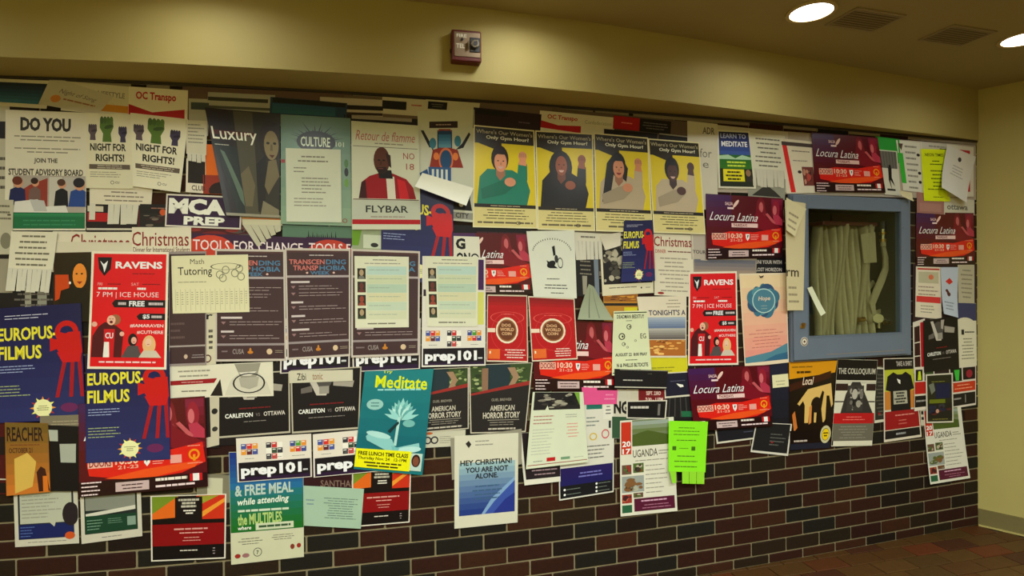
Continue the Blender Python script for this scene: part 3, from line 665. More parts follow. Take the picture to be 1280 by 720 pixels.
def rasta(s):
    s.R(.02, .015, .98, .98, (22, 18, 20)); s.P([(.02, .015), (.36, .015), (.02, .3)], (120, 140, 50)); s.P([(.36, .015), (.36, .34), (.02, .36), (.02, .28)], (206, 110, 40)); s.P([(.6, .015), (.98, .015), (.98, .38), (.6, .38)], (190, 60, 36)); s.P([(.62, .3), (.98, .06), (.98, .12), (.66, .36)], (216, 150, 60))
    s.P([(.64, .02), (.9, .02), (.64, .16)], (150, 150, 60)); s.R(.32, .03, .68, .46, (28, 24, 26)); s.LN(.36, .05, .64, .2, 3, (180, 176, 160), w=.65); s.LN(.42, .22, .6, .3, 2, (220, 214, 200), w=.5)
    s.R(.02, .44, .98, .77, (136, 20, 26)); s.LN(.16, .49, .9, .55, 1, (196, 150, 140), w=.4); s.LN(.34, .56, .74, .6, 1, (206, 160, 150), w=.4); s.LN(.4, .63, .68, .72, 2, (190, 140, 130), w=.3)
    s.R(.02, .79, .98, .97, (24, 20, 22)); s.LN(.3, .83, .7, .87, 1, (200, 194, 180), w=.4); s.LN(.82, .81, .86, .93, 3, (160, 150, 150))
    return s
def facelist(s):
    s.LN(.3, .03, .8, .07, 1, (130, 130, 120)); s.LN(.12, .08, .9, .12, 1, (150, 150, 136)); cols = [(176, 196, 186), (190, 196, 168), (172, 190, 172), (198, 196, 164), (184, 196, 176), (196, 198, 172)]
    for i in range(6): s.R(.22, .14+i*.125, .96, .14+(i+1)*.125-.005, cols[i])
    for i, c in enumerate(((120, 120, 110), (110, 60, 50), (150, 76, 56), (70, 84, 60))):
        y = .17+i*.185; s.R(.05, y, .2, y+.15, (54, 50, 40)); s.E(.125, y+.06, .04, .045, c if i in (1, 2) else (170, 150, 120)); s.P([(.06, y+.15), (.09, y+.105), (.16, y+.105), (.19, y+.15)], c)
    for i in range(6): s.LN(.26, .17+i*.125, .9, .21+i*.125, 1, (150, 164, 150), 'l', .2)
    s.LN(.08, .925, .9, .96, 1, (120, 118, 104), w=.5)
    return s

# ------------------------------------------------------------------ the notices, lowest layer first
PALE = (196, 190, 172); DIRTY = (206, 200, 180)
# strip right under the bulkhead
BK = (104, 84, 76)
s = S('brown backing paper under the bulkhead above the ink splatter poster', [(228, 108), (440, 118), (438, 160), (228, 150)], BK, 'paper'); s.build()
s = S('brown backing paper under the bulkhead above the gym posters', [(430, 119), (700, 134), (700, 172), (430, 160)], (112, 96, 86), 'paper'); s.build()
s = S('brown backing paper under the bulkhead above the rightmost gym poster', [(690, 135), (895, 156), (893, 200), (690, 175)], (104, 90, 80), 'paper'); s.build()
s = S('pale backing paper under the bulkhead above the hose cabinet', [(890, 158), (1222, 182), (1222, 250), (890, 240)], (170, 160, 146), 'paper'); s.build()
s = S('cropped white sheet with a dark block at the left edge beside the DO YOU flyer', [(-12, 132), (12, 133), (12, 252), (-12, 252)], (180, 176, 158), 'sheet'); s.R(.3, .16, .98, .34, (30, 24, 34)).LN(.3, .5, .95, .9, 4, (90, 84, 76)).build()
s = S('dark red backing print behind the small notices right of the salsa poster', [(718, 286), (885, 292), (884, 345), (718, 345)], (120, 110, 96), 'print'); s.R(.05, .1, .95, .9, (60, 54, 48)).build()
s = S('dark backing poster behind the handbills above the lime notice', [(728, 455), (866, 452), (868, 530), (728, 540)], (30, 26, 28), 'poster'); s.LN(.1, .2, .9, .9, 6, (60, 56, 54)).build()
s = S('dark backing poster behind the small sheets at the right corner', [(1141, 330), (1221, 330), (1221, 470), (1141, 470)], (60, 40, 44), 'poster'); s.LN(.1, .1, .9, .9, 9, (110, 100, 90)).build()
s = S('dark backing poster behind the black hockey posters', [(206, 455), (530, 450), (527, 545), (206, 560)], (30, 20, 22), 'poster'); s.LN(.7, .02, .98, .8, 4, (60, 50, 50)).build()
s = S('pale landscape banner with a blue sky print at the top left corner', [(-6, 98), (66, 101), (58, 136), (-6, 132)], PALE, 'banner'); s.G(.0, .12, 1, .86, (30, 44, 66), (60, 110, 134), 6).build()
s = S('pale sheet with an orange yellow band above the green fist flyers', [(78, 101), (168, 109), (164, 146), (76, 138)], PALE, 'flyer'); s.T('LIFESTYLE', .5, .22, .88, .4, (130, 126, 120), .02, 0, .02).R(.08, .66, .98, .9, (190, 136, 40)).build()
s = S('slightly tilted grey sheet with an orange dot at the top left', [(64, 95), (142, 121), (122, 143), (48, 130)], (184, 178, 164), 'flyer'); s.E(.22, .7, .08, .14, (190, 130, 70)).T('Night of Song', .22, .3, .82, .52, (110, 96, 100), 0, .3).LN(.3, .55, .9, .75, 1, (150, 110, 90)).build()
s = S('white transit notice with a red wave above the right green fist flyer', [(161, 108), (235, 113), (234, 166), (160, 160)], (210, 204, 190), 'notice'); s.T('OC Transpo', .12, .1, .8, .34, (176, 24, 40), .03).P([(.0, .42), (.4, .58), (.95, .46), (.95, .98), (.0, .8)], (170, 24, 38)).build()
s = S('pale sheet with a slate blue bar left of the magazine cover poster', [(236, 123), (262, 124), (260, 170), (236, 168)], (168, 166, 156), 'sheet'); s.R(.1, .1, .98, .3, (70, 78, 84)).build()
s = S('long pale notice with cut tabs left of the magazine cover poster', [(232, 150), (259, 151), (258, 194), (233, 192)], (196, 192, 172), 'notice'); s.LN(.1, .08, .9, .7, 6, (140, 138, 124), 'l').build(); s.tabs(.05, .95, .97, 1.22, 4)
s = S('dark poster whose white foot reads CLUB, left of the magazine cover poster', [(233, 198), (257, 199), (257, 242), (232, 240)], (210, 204, 186), 'poster'); s.R(.1, .0, .98, .72, (40, 30, 26)).T('CLUB', .3, .78, .98, .93, (60, 54, 50), .02).build()
s = S('orange poster edge showing left of the curled magazine cover poster', [(253, 180), (300, 182), (300, 244), (254, 242)], (208, 112, 30), 'poster'); s.R(0, .62, 1, 1, (150, 60, 40)).E(.5, .95, .35, .2, (50, 30, 30)).build()
s = S('pale strip with a dark band above the magazine cover poster', [(260, 115), (344, 119), (342, 142), (259, 138)], (160, 158, 148), 'flyer'); s.R(0, .25, .9, .45, (60, 58, 54)).R(.0, .72, 1, .86, (84, 84, 78)).build()
s = S('long white sheet behind the top of the blue strip', [(400, 121), (480, 125), (478, 152), (400, 150)], (176, 168, 156), 'sheet'); s.R(0, .3, 1, .5, (36, 26, 26)).R(0, .62, 1, .74, (60, 46, 44)).build()
s = S('dark blue horizontal strip above the splatter print poster', [(338, 121), (434, 129), (433, 148), (337, 143)], (36, 66, 92), 'flyer'); s.R(.03, .02, .98, .3, (26, 26, 30)).G(.03, .34, .85, .9, (44, 84, 112), (44, 96, 110), 3).build()
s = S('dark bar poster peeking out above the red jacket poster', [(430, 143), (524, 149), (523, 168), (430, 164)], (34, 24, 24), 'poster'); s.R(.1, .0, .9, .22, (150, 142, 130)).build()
s = S('pale sheet with a small red wordmark under the bulkhead', [(478, 121), (536, 125), (535, 146), (477, 142)], (190, 184, 170), 'flyer'); s.R(.0, .2, .52, .7, (36, 32, 36)).LN(.6, .25, .88, .5, 1, (170, 90, 90)).build()
s = S('pale landscape sheet with a small black label above the robot poster', [(532, 124), (600, 129), (596, 156), (530, 152)], (190, 186, 170), 'flyer'); s.R(.05, .08, .4, .42, (36, 34, 34)).LN(.08, .15, .36, .35, 2, (110, 108, 100)).build()
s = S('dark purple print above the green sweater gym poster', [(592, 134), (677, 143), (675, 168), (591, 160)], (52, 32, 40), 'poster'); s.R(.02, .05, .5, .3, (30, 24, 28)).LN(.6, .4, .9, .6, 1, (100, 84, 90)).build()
s = S('white transit notice with a red wave above the black headscarf gym poster', [(675, 138), (768, 147), (767, 176), (673, 168)], (202, 198, 182), 'notice'); s.T('OC Transpo', .1, .12, .5, .36, (176, 30, 44), .03).T('Confederation', .6, .22, .96, .38, (150, 148, 136)).P([(.02, .4), (.25, .55), (.55, .5), (.55, .8), (.02, .7)], (170, 24, 38)).build()
s = S('half red half black handbill above the third gym poster', [(767, 144), (839, 152), (838, 168), (766, 161)], (32, 28, 32), 'handbill'); s.R(.0, .02, .45, .98, (168, 30, 36)).LN(.08, .36, .38, .6, 1, (210, 130, 120)).LN(.5, .2, .95, .8, 3, (120, 116, 116)).build()
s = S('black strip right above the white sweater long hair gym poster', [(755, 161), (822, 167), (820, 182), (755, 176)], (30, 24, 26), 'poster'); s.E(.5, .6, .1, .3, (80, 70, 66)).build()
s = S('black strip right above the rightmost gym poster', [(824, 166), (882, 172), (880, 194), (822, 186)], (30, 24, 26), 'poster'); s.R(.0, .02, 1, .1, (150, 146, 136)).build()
s = S('white sheet showing the letters for and e right of the gym posters', [(859, 151), (897, 155), (897, 262), (860, 262)], (196, 192, 176), 'sheet'); s.T('ADR', .5, .05, .9, .13, (100, 98, 90), .02).T('for', .4, .3, .8, .4, (120, 118, 108)).T('e', .5, .46, .7, .52, (120, 118, 108)).build()
s = S('pale sheet right under the bulkhead behind the two meditation notices', [(893, 156), (985, 165), (983, 240), (893, 236)], (186, 182, 168), 'sheet'); s.LN(.1, .04, .9, .14, 1, (140, 138, 128)).build()
s = S('grey mountain print showing right of the learn to meditate handbill', [(936, 222), (982, 224), (981, 250), (935, 246)], (150, 150, 136), 'print'); s.P([(.1, .9), (.35, .5), (.5, .35), (.7, .6), (.9, .9)], (60, 58, 52)).build()
s = S('white lined notice with a fringe of tear-off tabs beside the learn to meditate handbill', [(937, 166), (981, 170), (981, 214), (939, 211)], (204, 202, 184), 'notice'); s.LN(.12, .08, .9, .95, 7, (120, 118, 106)).build(); s.tabs(.03, .97, .98, 1.48, 9)
s = S('bright green sheet between the upper party poster and the white lined letter', [(1094, 170), (1124, 174), (1126, 204), (1098, 202)], (46, 150, 60), 'sheet'); s.R(.1, .5, .9, .62, (90, 170, 90)).build()
s = S('black and white print of a leaping skater over a wire fence', [(1098, 187), (1121, 189), (1126, 245), (1106, 243)], (196, 194, 180), 'print'); s.R(.05, .02, .95, .4, (110, 108, 100))
for i in range(6): s.R(.05+i*.16, .02, .07+i*.16, .4, (60, 60, 56))
s.P([(.4, .38), (.6, .38), (.55, .6), (.7, .8), (.45, .66), (.5, .9), (.36, .66)], (30, 28, 28)).E(.5, .36, .07, .04, (30, 28, 28)).R(.2, .86, .7, .9, (30, 28, 28)).build()
s = S('white lined letter with round black icons and a green left edge', [(1120, 175), (1152, 178), (1156, 241), (1129, 238)], (200, 198, 186), 'letter'); s.R(.0, .25, .2, .85, (60, 170, 60)).P([(.05, .06), (.25, .06), (.15, .2)], (90, 70, 60)).LN(.3, .05, .9, .98, 8, (140, 138, 128), 'l')
for y in (.26, .62, .8): s.E(.82, y, .07, .03, (40, 38, 38))
s.build()
s = S('white sheet under the bulkhead behind the yellow notice', [(1150, 177), (1190, 181), (1192, 240), (1152, 240)], (192, 188, 178), 'sheet'); s.LN(.1, .02, .95, .12, 1, (150, 148, 140)).R(.6, .1, .98, .14, (60, 56, 56)).build()
s = S('white sheet with a thick red frame behind the tilted letter in the top right corner', [(1183, 180), (1217, 184), (1217, 246), (1185, 246)], (206, 202, 188), 'poster'); s.R(.3, .08, .86, .9, (176, 34, 44)).R(.3, .2, .72, .8, (206, 202, 188)).build()
s = S('dull pink sheet above the right party poster', [(1146, 240), (1180, 243), (1180, 268), (1146, 266)], (160, 120, 112), 'sheet'); s.R(.1, .5, .9, .9, (170, 132, 122)).build()
s = S('white sheet with a grey wordmark above the right party poster', [(1175, 246), (1218, 250), (1218, 269), (1175, 268)], (196, 194, 180), 'sheet'); s.T('ottawa', .2, .4, .8, .7, (110, 110, 104), .02).build()

# upper rows
s = S('white student board flyer headed DO YOU, with four people round a table', [(7, 137), (109, 141), (107, 288), (6, 288)], (206, 202, 184), 'flyer', curl=None)
s.T('DO YOU', .18, .055, .8, .17, (54, 46, 40), .05).LN(.08, .2, .95, .26, 2, (140, 136, 120)).LN(.08, .3, .95, .36, 2, (140, 136, 120)).T('JOIN THE', .35, .395, .64, .445, (70, 62, 54), .03).T('STUDENT ADVISORY BOARD', .04, .485, .96, .54, (70, 62, 54), .03)
s.R(.1, .54, .99, .85, (168, 160, 150)); s.P([(.12, .7), (.3, .62), (.52, .56), (.52, .85), (.12, .85)], (146, 64, 50)); s.R(.54, .55, .7, .8, (190, 186, 176)); s.R(.72, .55, .98, .8, (176, 172, 164))
for cx, cy, hc, tc, k in ((.16, .6, (110, 56, 36), (34, 40, 90), 1.2), (.37, .6, (60, 34, 28), (120, 96, 90), .9), (.7, .61, (90, 60, 44), (26, 24, 30), 1.0), (.92, .61, (40, 34, 46), (44, 78, 140), 1.4)):
    s.P([(cx-.1*k, cy+.19), (cx-.08*k, cy+.06), (cx, cy+.03), (cx+.07*k, cy+.06), (cx+.08*k, cy+.19)], tc); s.E(cx, cy, .05*k, .038*k, (196, 150, 120)); s.E(cx-.01, cy-.014, .052*k, .03*k, hc)
s.P([(.1, .85), (.12, .76), (.4, .74), (.5, .8), (.75, .79), (.78, .85)], (206, 204, 196)); s.P([(.3, .74), (.48, .75), (.52, .84), (.36, .84)], (180, 180, 176))
s.R(.1, .85, .99, .985, (36, 112, 74)); s.G(.1, .86, .99, .9, (52, 134, 92), (36, 112, 74), 3); s.LN(.2, .9, .9, .97, 2, (60, 134, 96)).build()
s = S('cropped white notice with a grey portrait at the left edge of the picture', [(-12, 249), (17, 250), (15, 318), (-12, 318)], (180, 176, 156), 'notice'); s.LN(.3, .06, .95, .4, 3, (120, 116, 100)).E(.7, .75, .25, .15, (130, 126, 108)).R(.75, .26, .9, .29, (80, 76, 60)).build()
s = S('red and black handbill mostly hidden under the small tear-off notice', [(108, 255), (178, 258), (178, 290), (108, 290)], (34, 18, 20), 'handbill'); s.R(.02, .3, .5, .62, (176, 26, 30)).R(.0, .86, 1, .93, (190, 184, 170)).R(.02, .06, .3, .26, (196, 190, 170)).build()
s = S('white notice with tear-off tabs under the green fist flyers', [(112, 228), (191, 232), (189, 257), (112, 255)], (206, 200, 180), 'notice'); s.LN(.2, .3, .9, .9, 3, (140, 130, 116)).build(); s.tabs(.3, .8, .96, 1.95, 5); s.tabs(.0, .1, .96, 1.75, 1)
s = S('dark red food photograph behind the purple preparation poster', [(172, 262), (330, 262), (330, 308), (172, 308)], (84, 26, 30), 'poster'); s.PH(.0, .0, 1, 1, [(84, 26, 30), (120, 30, 34), (60, 20, 24), (140, 50, 44), (90, 80, 76)], 24, .1).build()
s = S('black flyer with an orange disc beside the purple preparation poster', [(175, 255), (232, 256), (232, 284), (175, 284)], (30, 22, 22), 'flyer'); s.PH(.0, .4, 1, 1, [(40, 34, 30), (90, 80, 70), (120, 110, 96), (60, 30, 28)], 14, .14).E(.5, .35, .07, .14, (190, 90, 40)).LN(.2, .1, .9, .25, 1, (150, 110, 90)).build()
s = S('purple exam preparation poster with fat white capitals', [(208, 242), (303, 246), (301, 287), (206, 283)], (200, 194, 182), 'poster'); s.R(.02, .05, .98, .95, (58, 28, 66)).T('MCA', .04, .12, .78, .6, (226, 220, 206), .06).T('PREP', .24, .66, .78, .92, (226, 220, 206), .05).build()
s = S('teal splatter poster peeking out below its twin, only black spikes showing', [(353, 281), (440, 284), (440, 330), (353, 330)], (96, 124, 104), 'poster'); 
for i in range(14): s.P([(.36+i*.03, .36), (.37+i*.03, .1+.14*abs(math.sin(i*1.7))), (.385+i*.03, .36)], (26, 28, 24))
s.R(.3, .34, .84, .5, (26, 28, 24)).build()
for lb, q in (('purple poster with an orange arch lettered TOOLS FOR CHANGE, left one', [(232, 291), (383, 297), (383, 430), (232, 430)]), ('purple poster with an orange arch lettered TOOLS FOR CHANGE, right one', [(383, 296), (480, 299), (480, 430), (383, 430)])):
    s = S(lb, q, (64, 30, 66), 'poster', group='arch posters'); w = 1 if q[0][0] < 300 else .66/.66
    if q[0][0] < 300: s.E(.2, .14, .2, .13, (190, 70, 46)).T('TOOLS FOR CHANCE', .06, .055, .97, .15, (222, 206, 206), .01)
    else: s.E(.3, .14, .28, .12, (180, 66, 46)).T('TOOLS FOR', .03, .055, .76, .15, (222, 206, 206), .01)
    s.build()
s = S('white fan of tear-off tabs under the magazine cover poster', [(302, 268), (353, 270), (353, 282), (303, 281)], (190, 186, 160), 'notice'); s.R(0, .3, 1, .42, (180, 110, 50)).build()
for i in range(5): s.part('tear_off_tab', [(.0+i*.195, .96), (.34+i*.125, 3.1-i*.34), (.46+i*.125, 3.0-i*.36), (.19+i*.195, .96)], (196, 192, 164), .0004+i*.0003)
s = S('green and white photo scrap above the blue film festival sheet in the middle', [(440, 284), (480, 286), (480, 314), (440, 312)], (150, 160, 130), 'print'); s.P([(.0, .1), (.3, .1), (.2, .8), (.0, .8)], (110, 150, 40)).R(.35, .3, .95, .9, (190, 196, 176)).E(.7, .75, .12, .1, (50, 50, 46)).build()
s = S('teal poster with a black ink splatter and CULTURE lettering', [(351, 143), (438, 148), (440, 283), (351, 280)], (122, 146, 126), 'poster', gloss=True)
s.G(0, 0, 1, 1, (104, 132, 118), (134, 158, 134), 6); cx, cy = .5, .235
for i in range(26):
    a = PI+i*PI/25; r = .32+.12*math.sin(i*2.3)+.05*math.sin(i*5); s.P([(cx+.2*math.cos(a-.05), cy+.09*math.sin(a-.05)), (cx+r*math.cos(a), cy+r*.42*math.sin(a)), (cx+.2*math.cos(a+.05), cy+.09*math.sin(a+.05))], (22, 26, 22))
s.E(cx, cy, .28, .1, (22, 26, 22)); s.T('CULTURE', .28, .19, .7, .28, (200, 210, 190), .02); s.T('101', .78, .225, .9, .27, (190, 200, 180), .02)
for i, y in enumerate((.42, .5, .6)): s.E(.93, y, .03, .04, ((80, 120, 60), (26, 28, 26), (110, 150, 60))[i])
s.R(.0, .41, .06, .44, (150, 30, 30)); s.O(.9, .95, .035, .02, .3, (150, 60, 50)); s.build()
s = S('plain white typed letter pinned over the ink splatter poster', [(357, 185), (426, 187), (427, 278), (358, 277)], (196, 200, 182), 'letter'); s.LN(.14, .08, .84, .2, 2, (130, 128, 116)).LN(.14, .24, .4, .34, 2, (140, 138, 126), 'l').LN(.28, .38, .84, .62, 5, (140, 138, 126), 'l').LN(.14, .66, .8, .8, 3, (150, 148, 136), 'l').build()
s = S('dark magazine cover poster with a woman in profile, its lower left edge rolled inward', [(257, 135), (350, 142), (350, 273), (284, 270)], (40, 34, 32), 'poster', gloss=True, curl=(0, 0, .01))
s.P([(.0, .0), (.3, .0), (.34, 1), (.1, 1)], (36, 20, 22)); s.R(.36, .01, .62, .97, (84, 80, 62)); s.R(.62, .01, .99, .97, (52, 48, 38))
s.P([(.02, .3), (.36, .36), (.36, .97), (.22, .97)], (30, 44, 40)); s.P([(.1, .38), (.16, .4), (.36, .76), (.36, .9), (.3, .84)], (96, 116, 100)); s.R(.0, .2, .62, .24, (84, 26, 26))  # pale teal streak is glare on the rolled side, put in as print
s.E(.86, .27, .17, .2, (46, 38, 34)); s.E(.87, .31, .11, .14, (136, 124, 92)); s.E(.82, .29, .025, .012, (26, 22, 20)); s.E(.92, .29, .025, .012, (26, 22, 20)); s.P([(.86, .3), (.885, .3), (.89, .36), (.85, .36)], (110, 98, 72)); s.P([(.83, .4), (.92, .4), (.88, .43)], (90, 40, 36))
s.P([(.62, .5), (.78, .4), (.8, .6), (.7, .95), (.6, .95)], (30, 26, 24)); s.P([(.82, .46), (.94, .44), (.99, .6), (.8, .78), (.74, .7)], (120, 110, 82)); s.P([(.36, .6), (.5, .52), (.58, .7), (.5, .9), (.38, .9)], (112, 104, 78)); s.P([(.7, .84), (.98, .92), (.98, .97), (.64, .97)], (130, 124, 100))
s.T('Luxury', .03, .17, .66, .32, (222, 220, 204), .008); s.LN(.04, .325, .3, .345, 1, (190, 186, 170), 'l'); s.R(.0, .97, 1, .995, (150, 146, 128)); s.build()
NIGHT1 = S('green fist NIGHT FOR RIGHTS flyer, left one of the two', [(108, 141), (164, 143), (167, 236), (108, 235)], (206, 202, 178), 'flyer', group='green fist flyers'); night(NIGHT1).build()
NIGHT2 = S('green fist NIGHT FOR RIGHTS flyer, right one, hanging slightly tilted', [(163, 141), (235, 149), (226, 241), (167, 233)], (210, 206, 184), 'flyer', group='green fist flyers', curl=(.006, 0, 0)); night(NIGHT2).build()
s = S('white poster of a two-headed cartoon robot machine with a black cat below', [(522, 139), (593, 137), (593, 278), (523, 272)], (192, 194, 178), 'poster')
s.R(.2, .1, .7, .16, (60, 40, 36)); s.LN(.24, .115, .66, .145, 1, (170, 150, 130)); s.R(.34, .18, .6, .38, (38, 74, 110)); s.P([(.34, .2), (.37, .17), (.57, .17), (.6, .2), (.56, .185), (.38, .185)], (150, 76, 44)); s.G(.36, .22, .58, .34, (60, 120, 160), (100, 150, 170), 4)
s.P([(.3, .42), (.26, .34), (.2, .34), (.16, .3), (.05, .18), (.1, .18), (.2, .28)], (40, 40, 44)); s.P([(.66, .36), (.78, .3), (.9, .2), (.93, .22), (.8, .34)], (40, 40, 44))
s.P([(.2, .52), (.26, .36), (.4, .34), (.56, .34), (.7, .36), (.8, .52)], (146, 56, 38)); s.E(.49, .45, .1, .09, (40, 84, 120)); s.O(.49, .45, .13, .11, .2, (200, 120, 80)); s.E(.32, .42, .05, .035, (210, 130, 70)); s.E(.66, .42, .05, .035, (210, 130, 70))
s.E(.26, .3, .06, .05, (70, 130, 150)); s.E(.7, .28, .06, .05, (70, 130, 150)); s.P([(.18, .52), (.58, .52), (.58, .68), (.2, .66)], (58, 96, 140)); s.P([(.03, .58), (.16, .54), (.2, .62), (.06, .68)], (50, 88, 130))
for i in range(4): s.R(.24+i*.08, .54, .28+i*.08, .64, (200, 206, 196))
s.R(.28, .66, .58, .72, (214, 212, 200)); s.LN(.3, .67, .56, .71, 1, (60, 60, 60)); s.R(.3, .74, .58, .77, (30, 28, 28)); s.P([(.58, .78), (.66, .76), (.72, .8), (.88, .76), (.94, .72), (.92, .8), (.96, .9), (.62, .9)], (26, 24, 24)); s.E(.76, .85, .04, .02, (200, 200, 190)); s.R(.6, .92, .98, .98, (150, 150, 140)); s.T('CITY', .66, .925, .9, .97, (60, 60, 60), .02); s.build()
s = S('navy film festival poster with a red camera, half hidden under the red jacket poster', [(477, 225), (567, 242), (566, 352), (476, 354)], NAVY, 'poster', group='film festival posters', gloss=True); europus(s).build()
GYM = [((206, 150, 120), (46, 32, 30), (44, 132, 112), False, 'short'), ((150, 90, 62), (36, 28, 26), (34, 28, 28), True, 'scarf'), ((196, 140, 108), (26, 20, 20), (180, 166, 140), False, 'long'), ((84, 48, 34), (24, 18, 18), (186, 172, 146), False, 'short')]
for lb, q, w in (('yellow gym hour poster of a person in a green sweater raising a fist', [(592, 156), (668, 163), (672, 286), (591, 284)], GYM[0]), ('yellow gym hour poster of a person in a black headscarf raising a fist', [(669, 163), (741, 167), (744, 289), (672, 287)], GYM[1]),
                 ('yellow gym hour poster of a long haired person in a white sweater', [(742, 166), (810, 172), (816, 291), (745, 289)], GYM[2]), ('yellow gym hour poster of a short haired person in a cream sweater, rightmost of four', [(810, 173), (874, 178), (882, 293), (817, 291)], GYM[3])):
    s = S(lb, q, (214, 208, 170), 'poster', group='yellow gym hour posters', gloss=True); gym(s, w).build()
s = S('white fashion poster of a man in a red leather jacket over the name FLYBAR', [(439, 151), (523, 157), (526, 287), (440, 287)], (196, 198, 178), 'poster')
s.T('Retour de flamme', .06, .08, .94, .17, (176, 110, 100), 0, .3); s.LN(.2, .18, .9, .21, 1, (140, 136, 120)); s.R(.02, .225, .98, .23, (100, 96, 84)); s.T('NO', .76, .27, .93, .33, (160, 80, 70)); s.T('18', .8, .37, .92, .43, (160, 80, 70))
s.P([(.1, .71), (.14, .56), (.26, .5), (.4, .47), (.6, .47), (.8, .52), (.9, .6), (.94, .71)], (150, 16, 28)); s.P([(.1, .71), (.14, .56), (.2, .54), (.22, .71)], (70, 12, 18)); s.P([(.5, .5), (.62, .5), (.64, .71), (.52, .71)], (206, 202, 186)); s.P([(.66, .52), (.78, .54), (.84, .71), (.7, .71)], (190, 34, 44))
s.P([(.38, .44), (.58, .44), (.6, .52), (.4, .52)], (30, 20, 20)); s.E(.44, .35, .12, .125, (96, 56, 36)); s.P([(.36, .42), (.5, .41), (.53, .46), (.44, .475), (.38, .465)], (50, 28, 22)); s.R(.39, .425, .46, .432, (120, 60, 50)); s.P([(.42, .355), (.44, .355), (.44, .395), (.405, .395)], (78, 44, 28)); s.E(.4, .35, .02, .008, (24, 16, 14)); s.E(.47, .35, .02, .008, (24, 16, 14)); s.P([(.5, .28), (.57, .3), (.58, .42), (.54, .4)], (60, 34, 26))
s.R(.0, .72, 1, .905, (182, 186, 170)); s.T('FLYBAR', .2, .775, .82, .84, (50, 52, 48), .015); s.LN(.26, .86, .78, .9, 1, (160, 150, 140)); s.R(.02, .715, .98, .722, (90, 30, 30)); s.R(.0, .905, 1, .95, (172, 22, 34)); s.build()
s = S('blank white folded sheet sticking out over the robot poster', [(528, 216), (592, 235), (582, 258), (518, 234)], (222, 226, 204), 'sheet', curl=(.02, 0, 0)); s.build(.012)
s = S('blue and green learn to meditate handbill with a yellow box', [(896, 162), (937, 164), (945, 236), (898, 235)], (206, 204, 186), 'handbill')
s.G(.05, .03, .95, .42, (26, 34, 84), (70, 96, 160), 6); s.G(.05, .42, .95, .66, (44, 110, 50), (60, 120, 40), 4); s.P([(.05, .44), (.3, .42), (.5, .48), (.7, .42), (.95, .46), (.95, .5), (.05, .5)], (170, 200, 170)); s.T('LEARN TO', .1, .06, .86, .14, (170, 176, 200), .02); s.T('MEDITATE', .12, .19, .88, .28, (214, 216, 220), .03); s.LN(.2, .52, .84, .64, 2, (190, 210, 80), w=.5)
s.R(.05, .66, .95, .97, (40, 50, 30)); s.R(.14, .67, .72, .88, (214, 206, 40)); s.LN(.17, .69, .69, .87, 3, (60, 56, 20), w=.5); s.E(.83, .73, .07, .06, (150, 120, 90)); s.P([(.75, .88), (.78, .79), (.9, .79), (.93, .88)], (60, 54, 50)); s.build()
s = S('narrow white flyer with a curved red left border and a small red photo', [(976, 173), (1015, 177), (1025, 241), (983, 242)], (210, 204, 186), 'flyer'); s.R(.0, .05, 1, .12, (80, 66, 60)).P([(.02, .12), (.16, .12), (.28, .98), (.14, .98)], (206, 40, 36)).LN(.3, .18, .9, .24, 1, (130, 120, 110), 'l').LN(.3, .36, .9, .42, 1, (150, 140, 130), 'l').PH(.55, .5, .9, .86, [(120, 60, 50), (180, 80, 70), (80, 40, 36), (190, 140, 120)], 10, .2).E(.47, .6, .06, .03, (60, 40, 36)).build()
LQ = 'salsa party posters'
s = S('red salsa party poster under the bulkhead above the hose cabinet', [(1014, 165), (1097, 172), (1107, 241), (1019, 240)], MAR, 'poster', group=LQ, gloss=True); locura(s).build(.001)
s = S('red salsa party poster left of the hose cabinet, below the meditation handbill', [(882, 242), (979, 248), (978, 322), (883, 324)], MAR, 'poster', group=LQ, gloss=True); locura(s).build()
s = S('red salsa party poster right of the hose cabinet near the corner', [(1145, 265), (1217, 266), (1219, 331), (1145, 332)], MAR, 'poster', group=LQ, gloss=True); locura(s).build()
s = S('fluorescent yellow notice in the top right corner', [(1151, 186), (1183, 187), (1188, 252), (1155, 251)], (206, 222, 36), 'notice'); s.T('NEON TIMES', .14, .08, .86, .14, (90, 100, 20), .02).LN(.3, .2, .8, .32, 2, (90, 100, 20)).LN(.3, .38, .8, .75, 5, (110, 122, 26)).LN(.1, .74, .94, .8, 1, (110, 122, 26)).LN(.2, .9, .9, .94, 1, (70, 80, 14)).build()
s = S('tilted white letter sticking out over the yellow notice', [(1184, 181), (1220, 196), (1204, 254), (1173, 235)], (208, 206, 200), 'letter', curl=(.018, 0, 0)); s.E(.5, .2, .06, .05, (70, 66, 64)).LN(.2, .34, .8, .6, 4, (170, 168, 162)).build(.01)
# small sheets under the right party poster
s = S('small white table notice with a red band under the right party poster', [(1145, 333), (1176, 334), (1177, 399), (1144, 396)], (208, 200, 180), 'notice'); s.R(.06, .03, .94, .06, (180, 60, 60)).R(.1, .1, .9, .32, (180, 176, 150)).E(.6, .2, .1, .05, (200, 120, 90)).LN(.1, .36, .9, .58, 3, (160, 140, 126), 'l').R(.03, .58, .97, .7, (196, 66, 64)).LN(.2, .74, .9, .92, 3, (150, 146, 130), 'l').build()
s = S('small white sheet behind the curled pale blue one near the corner', [(1197, 330), (1218, 331), (1218, 380), (1198, 378)], (178, 172, 150), 'sheet'); s.LN(.15, .1, .9, .9, 7, (140, 134, 116)).build()
s = S('navy topped information sheet next to the corner of the wall', [(1196, 378), (1220, 379), (1221, 457), (1198, 459)], (204, 200, 178), 'notice'); s.R(.0, .0, 1, .28, (70, 72, 104)).E(.4, .33, .5, .1, (204, 200, 178)).R(.2, .42, .34, .5, (50, 46, 44)).LN(.38, .44, .9, .48, 1, (80, 76, 70), 'l', .5).LN(.15, .54, .9, .9, 7, (140, 136, 116)).build()
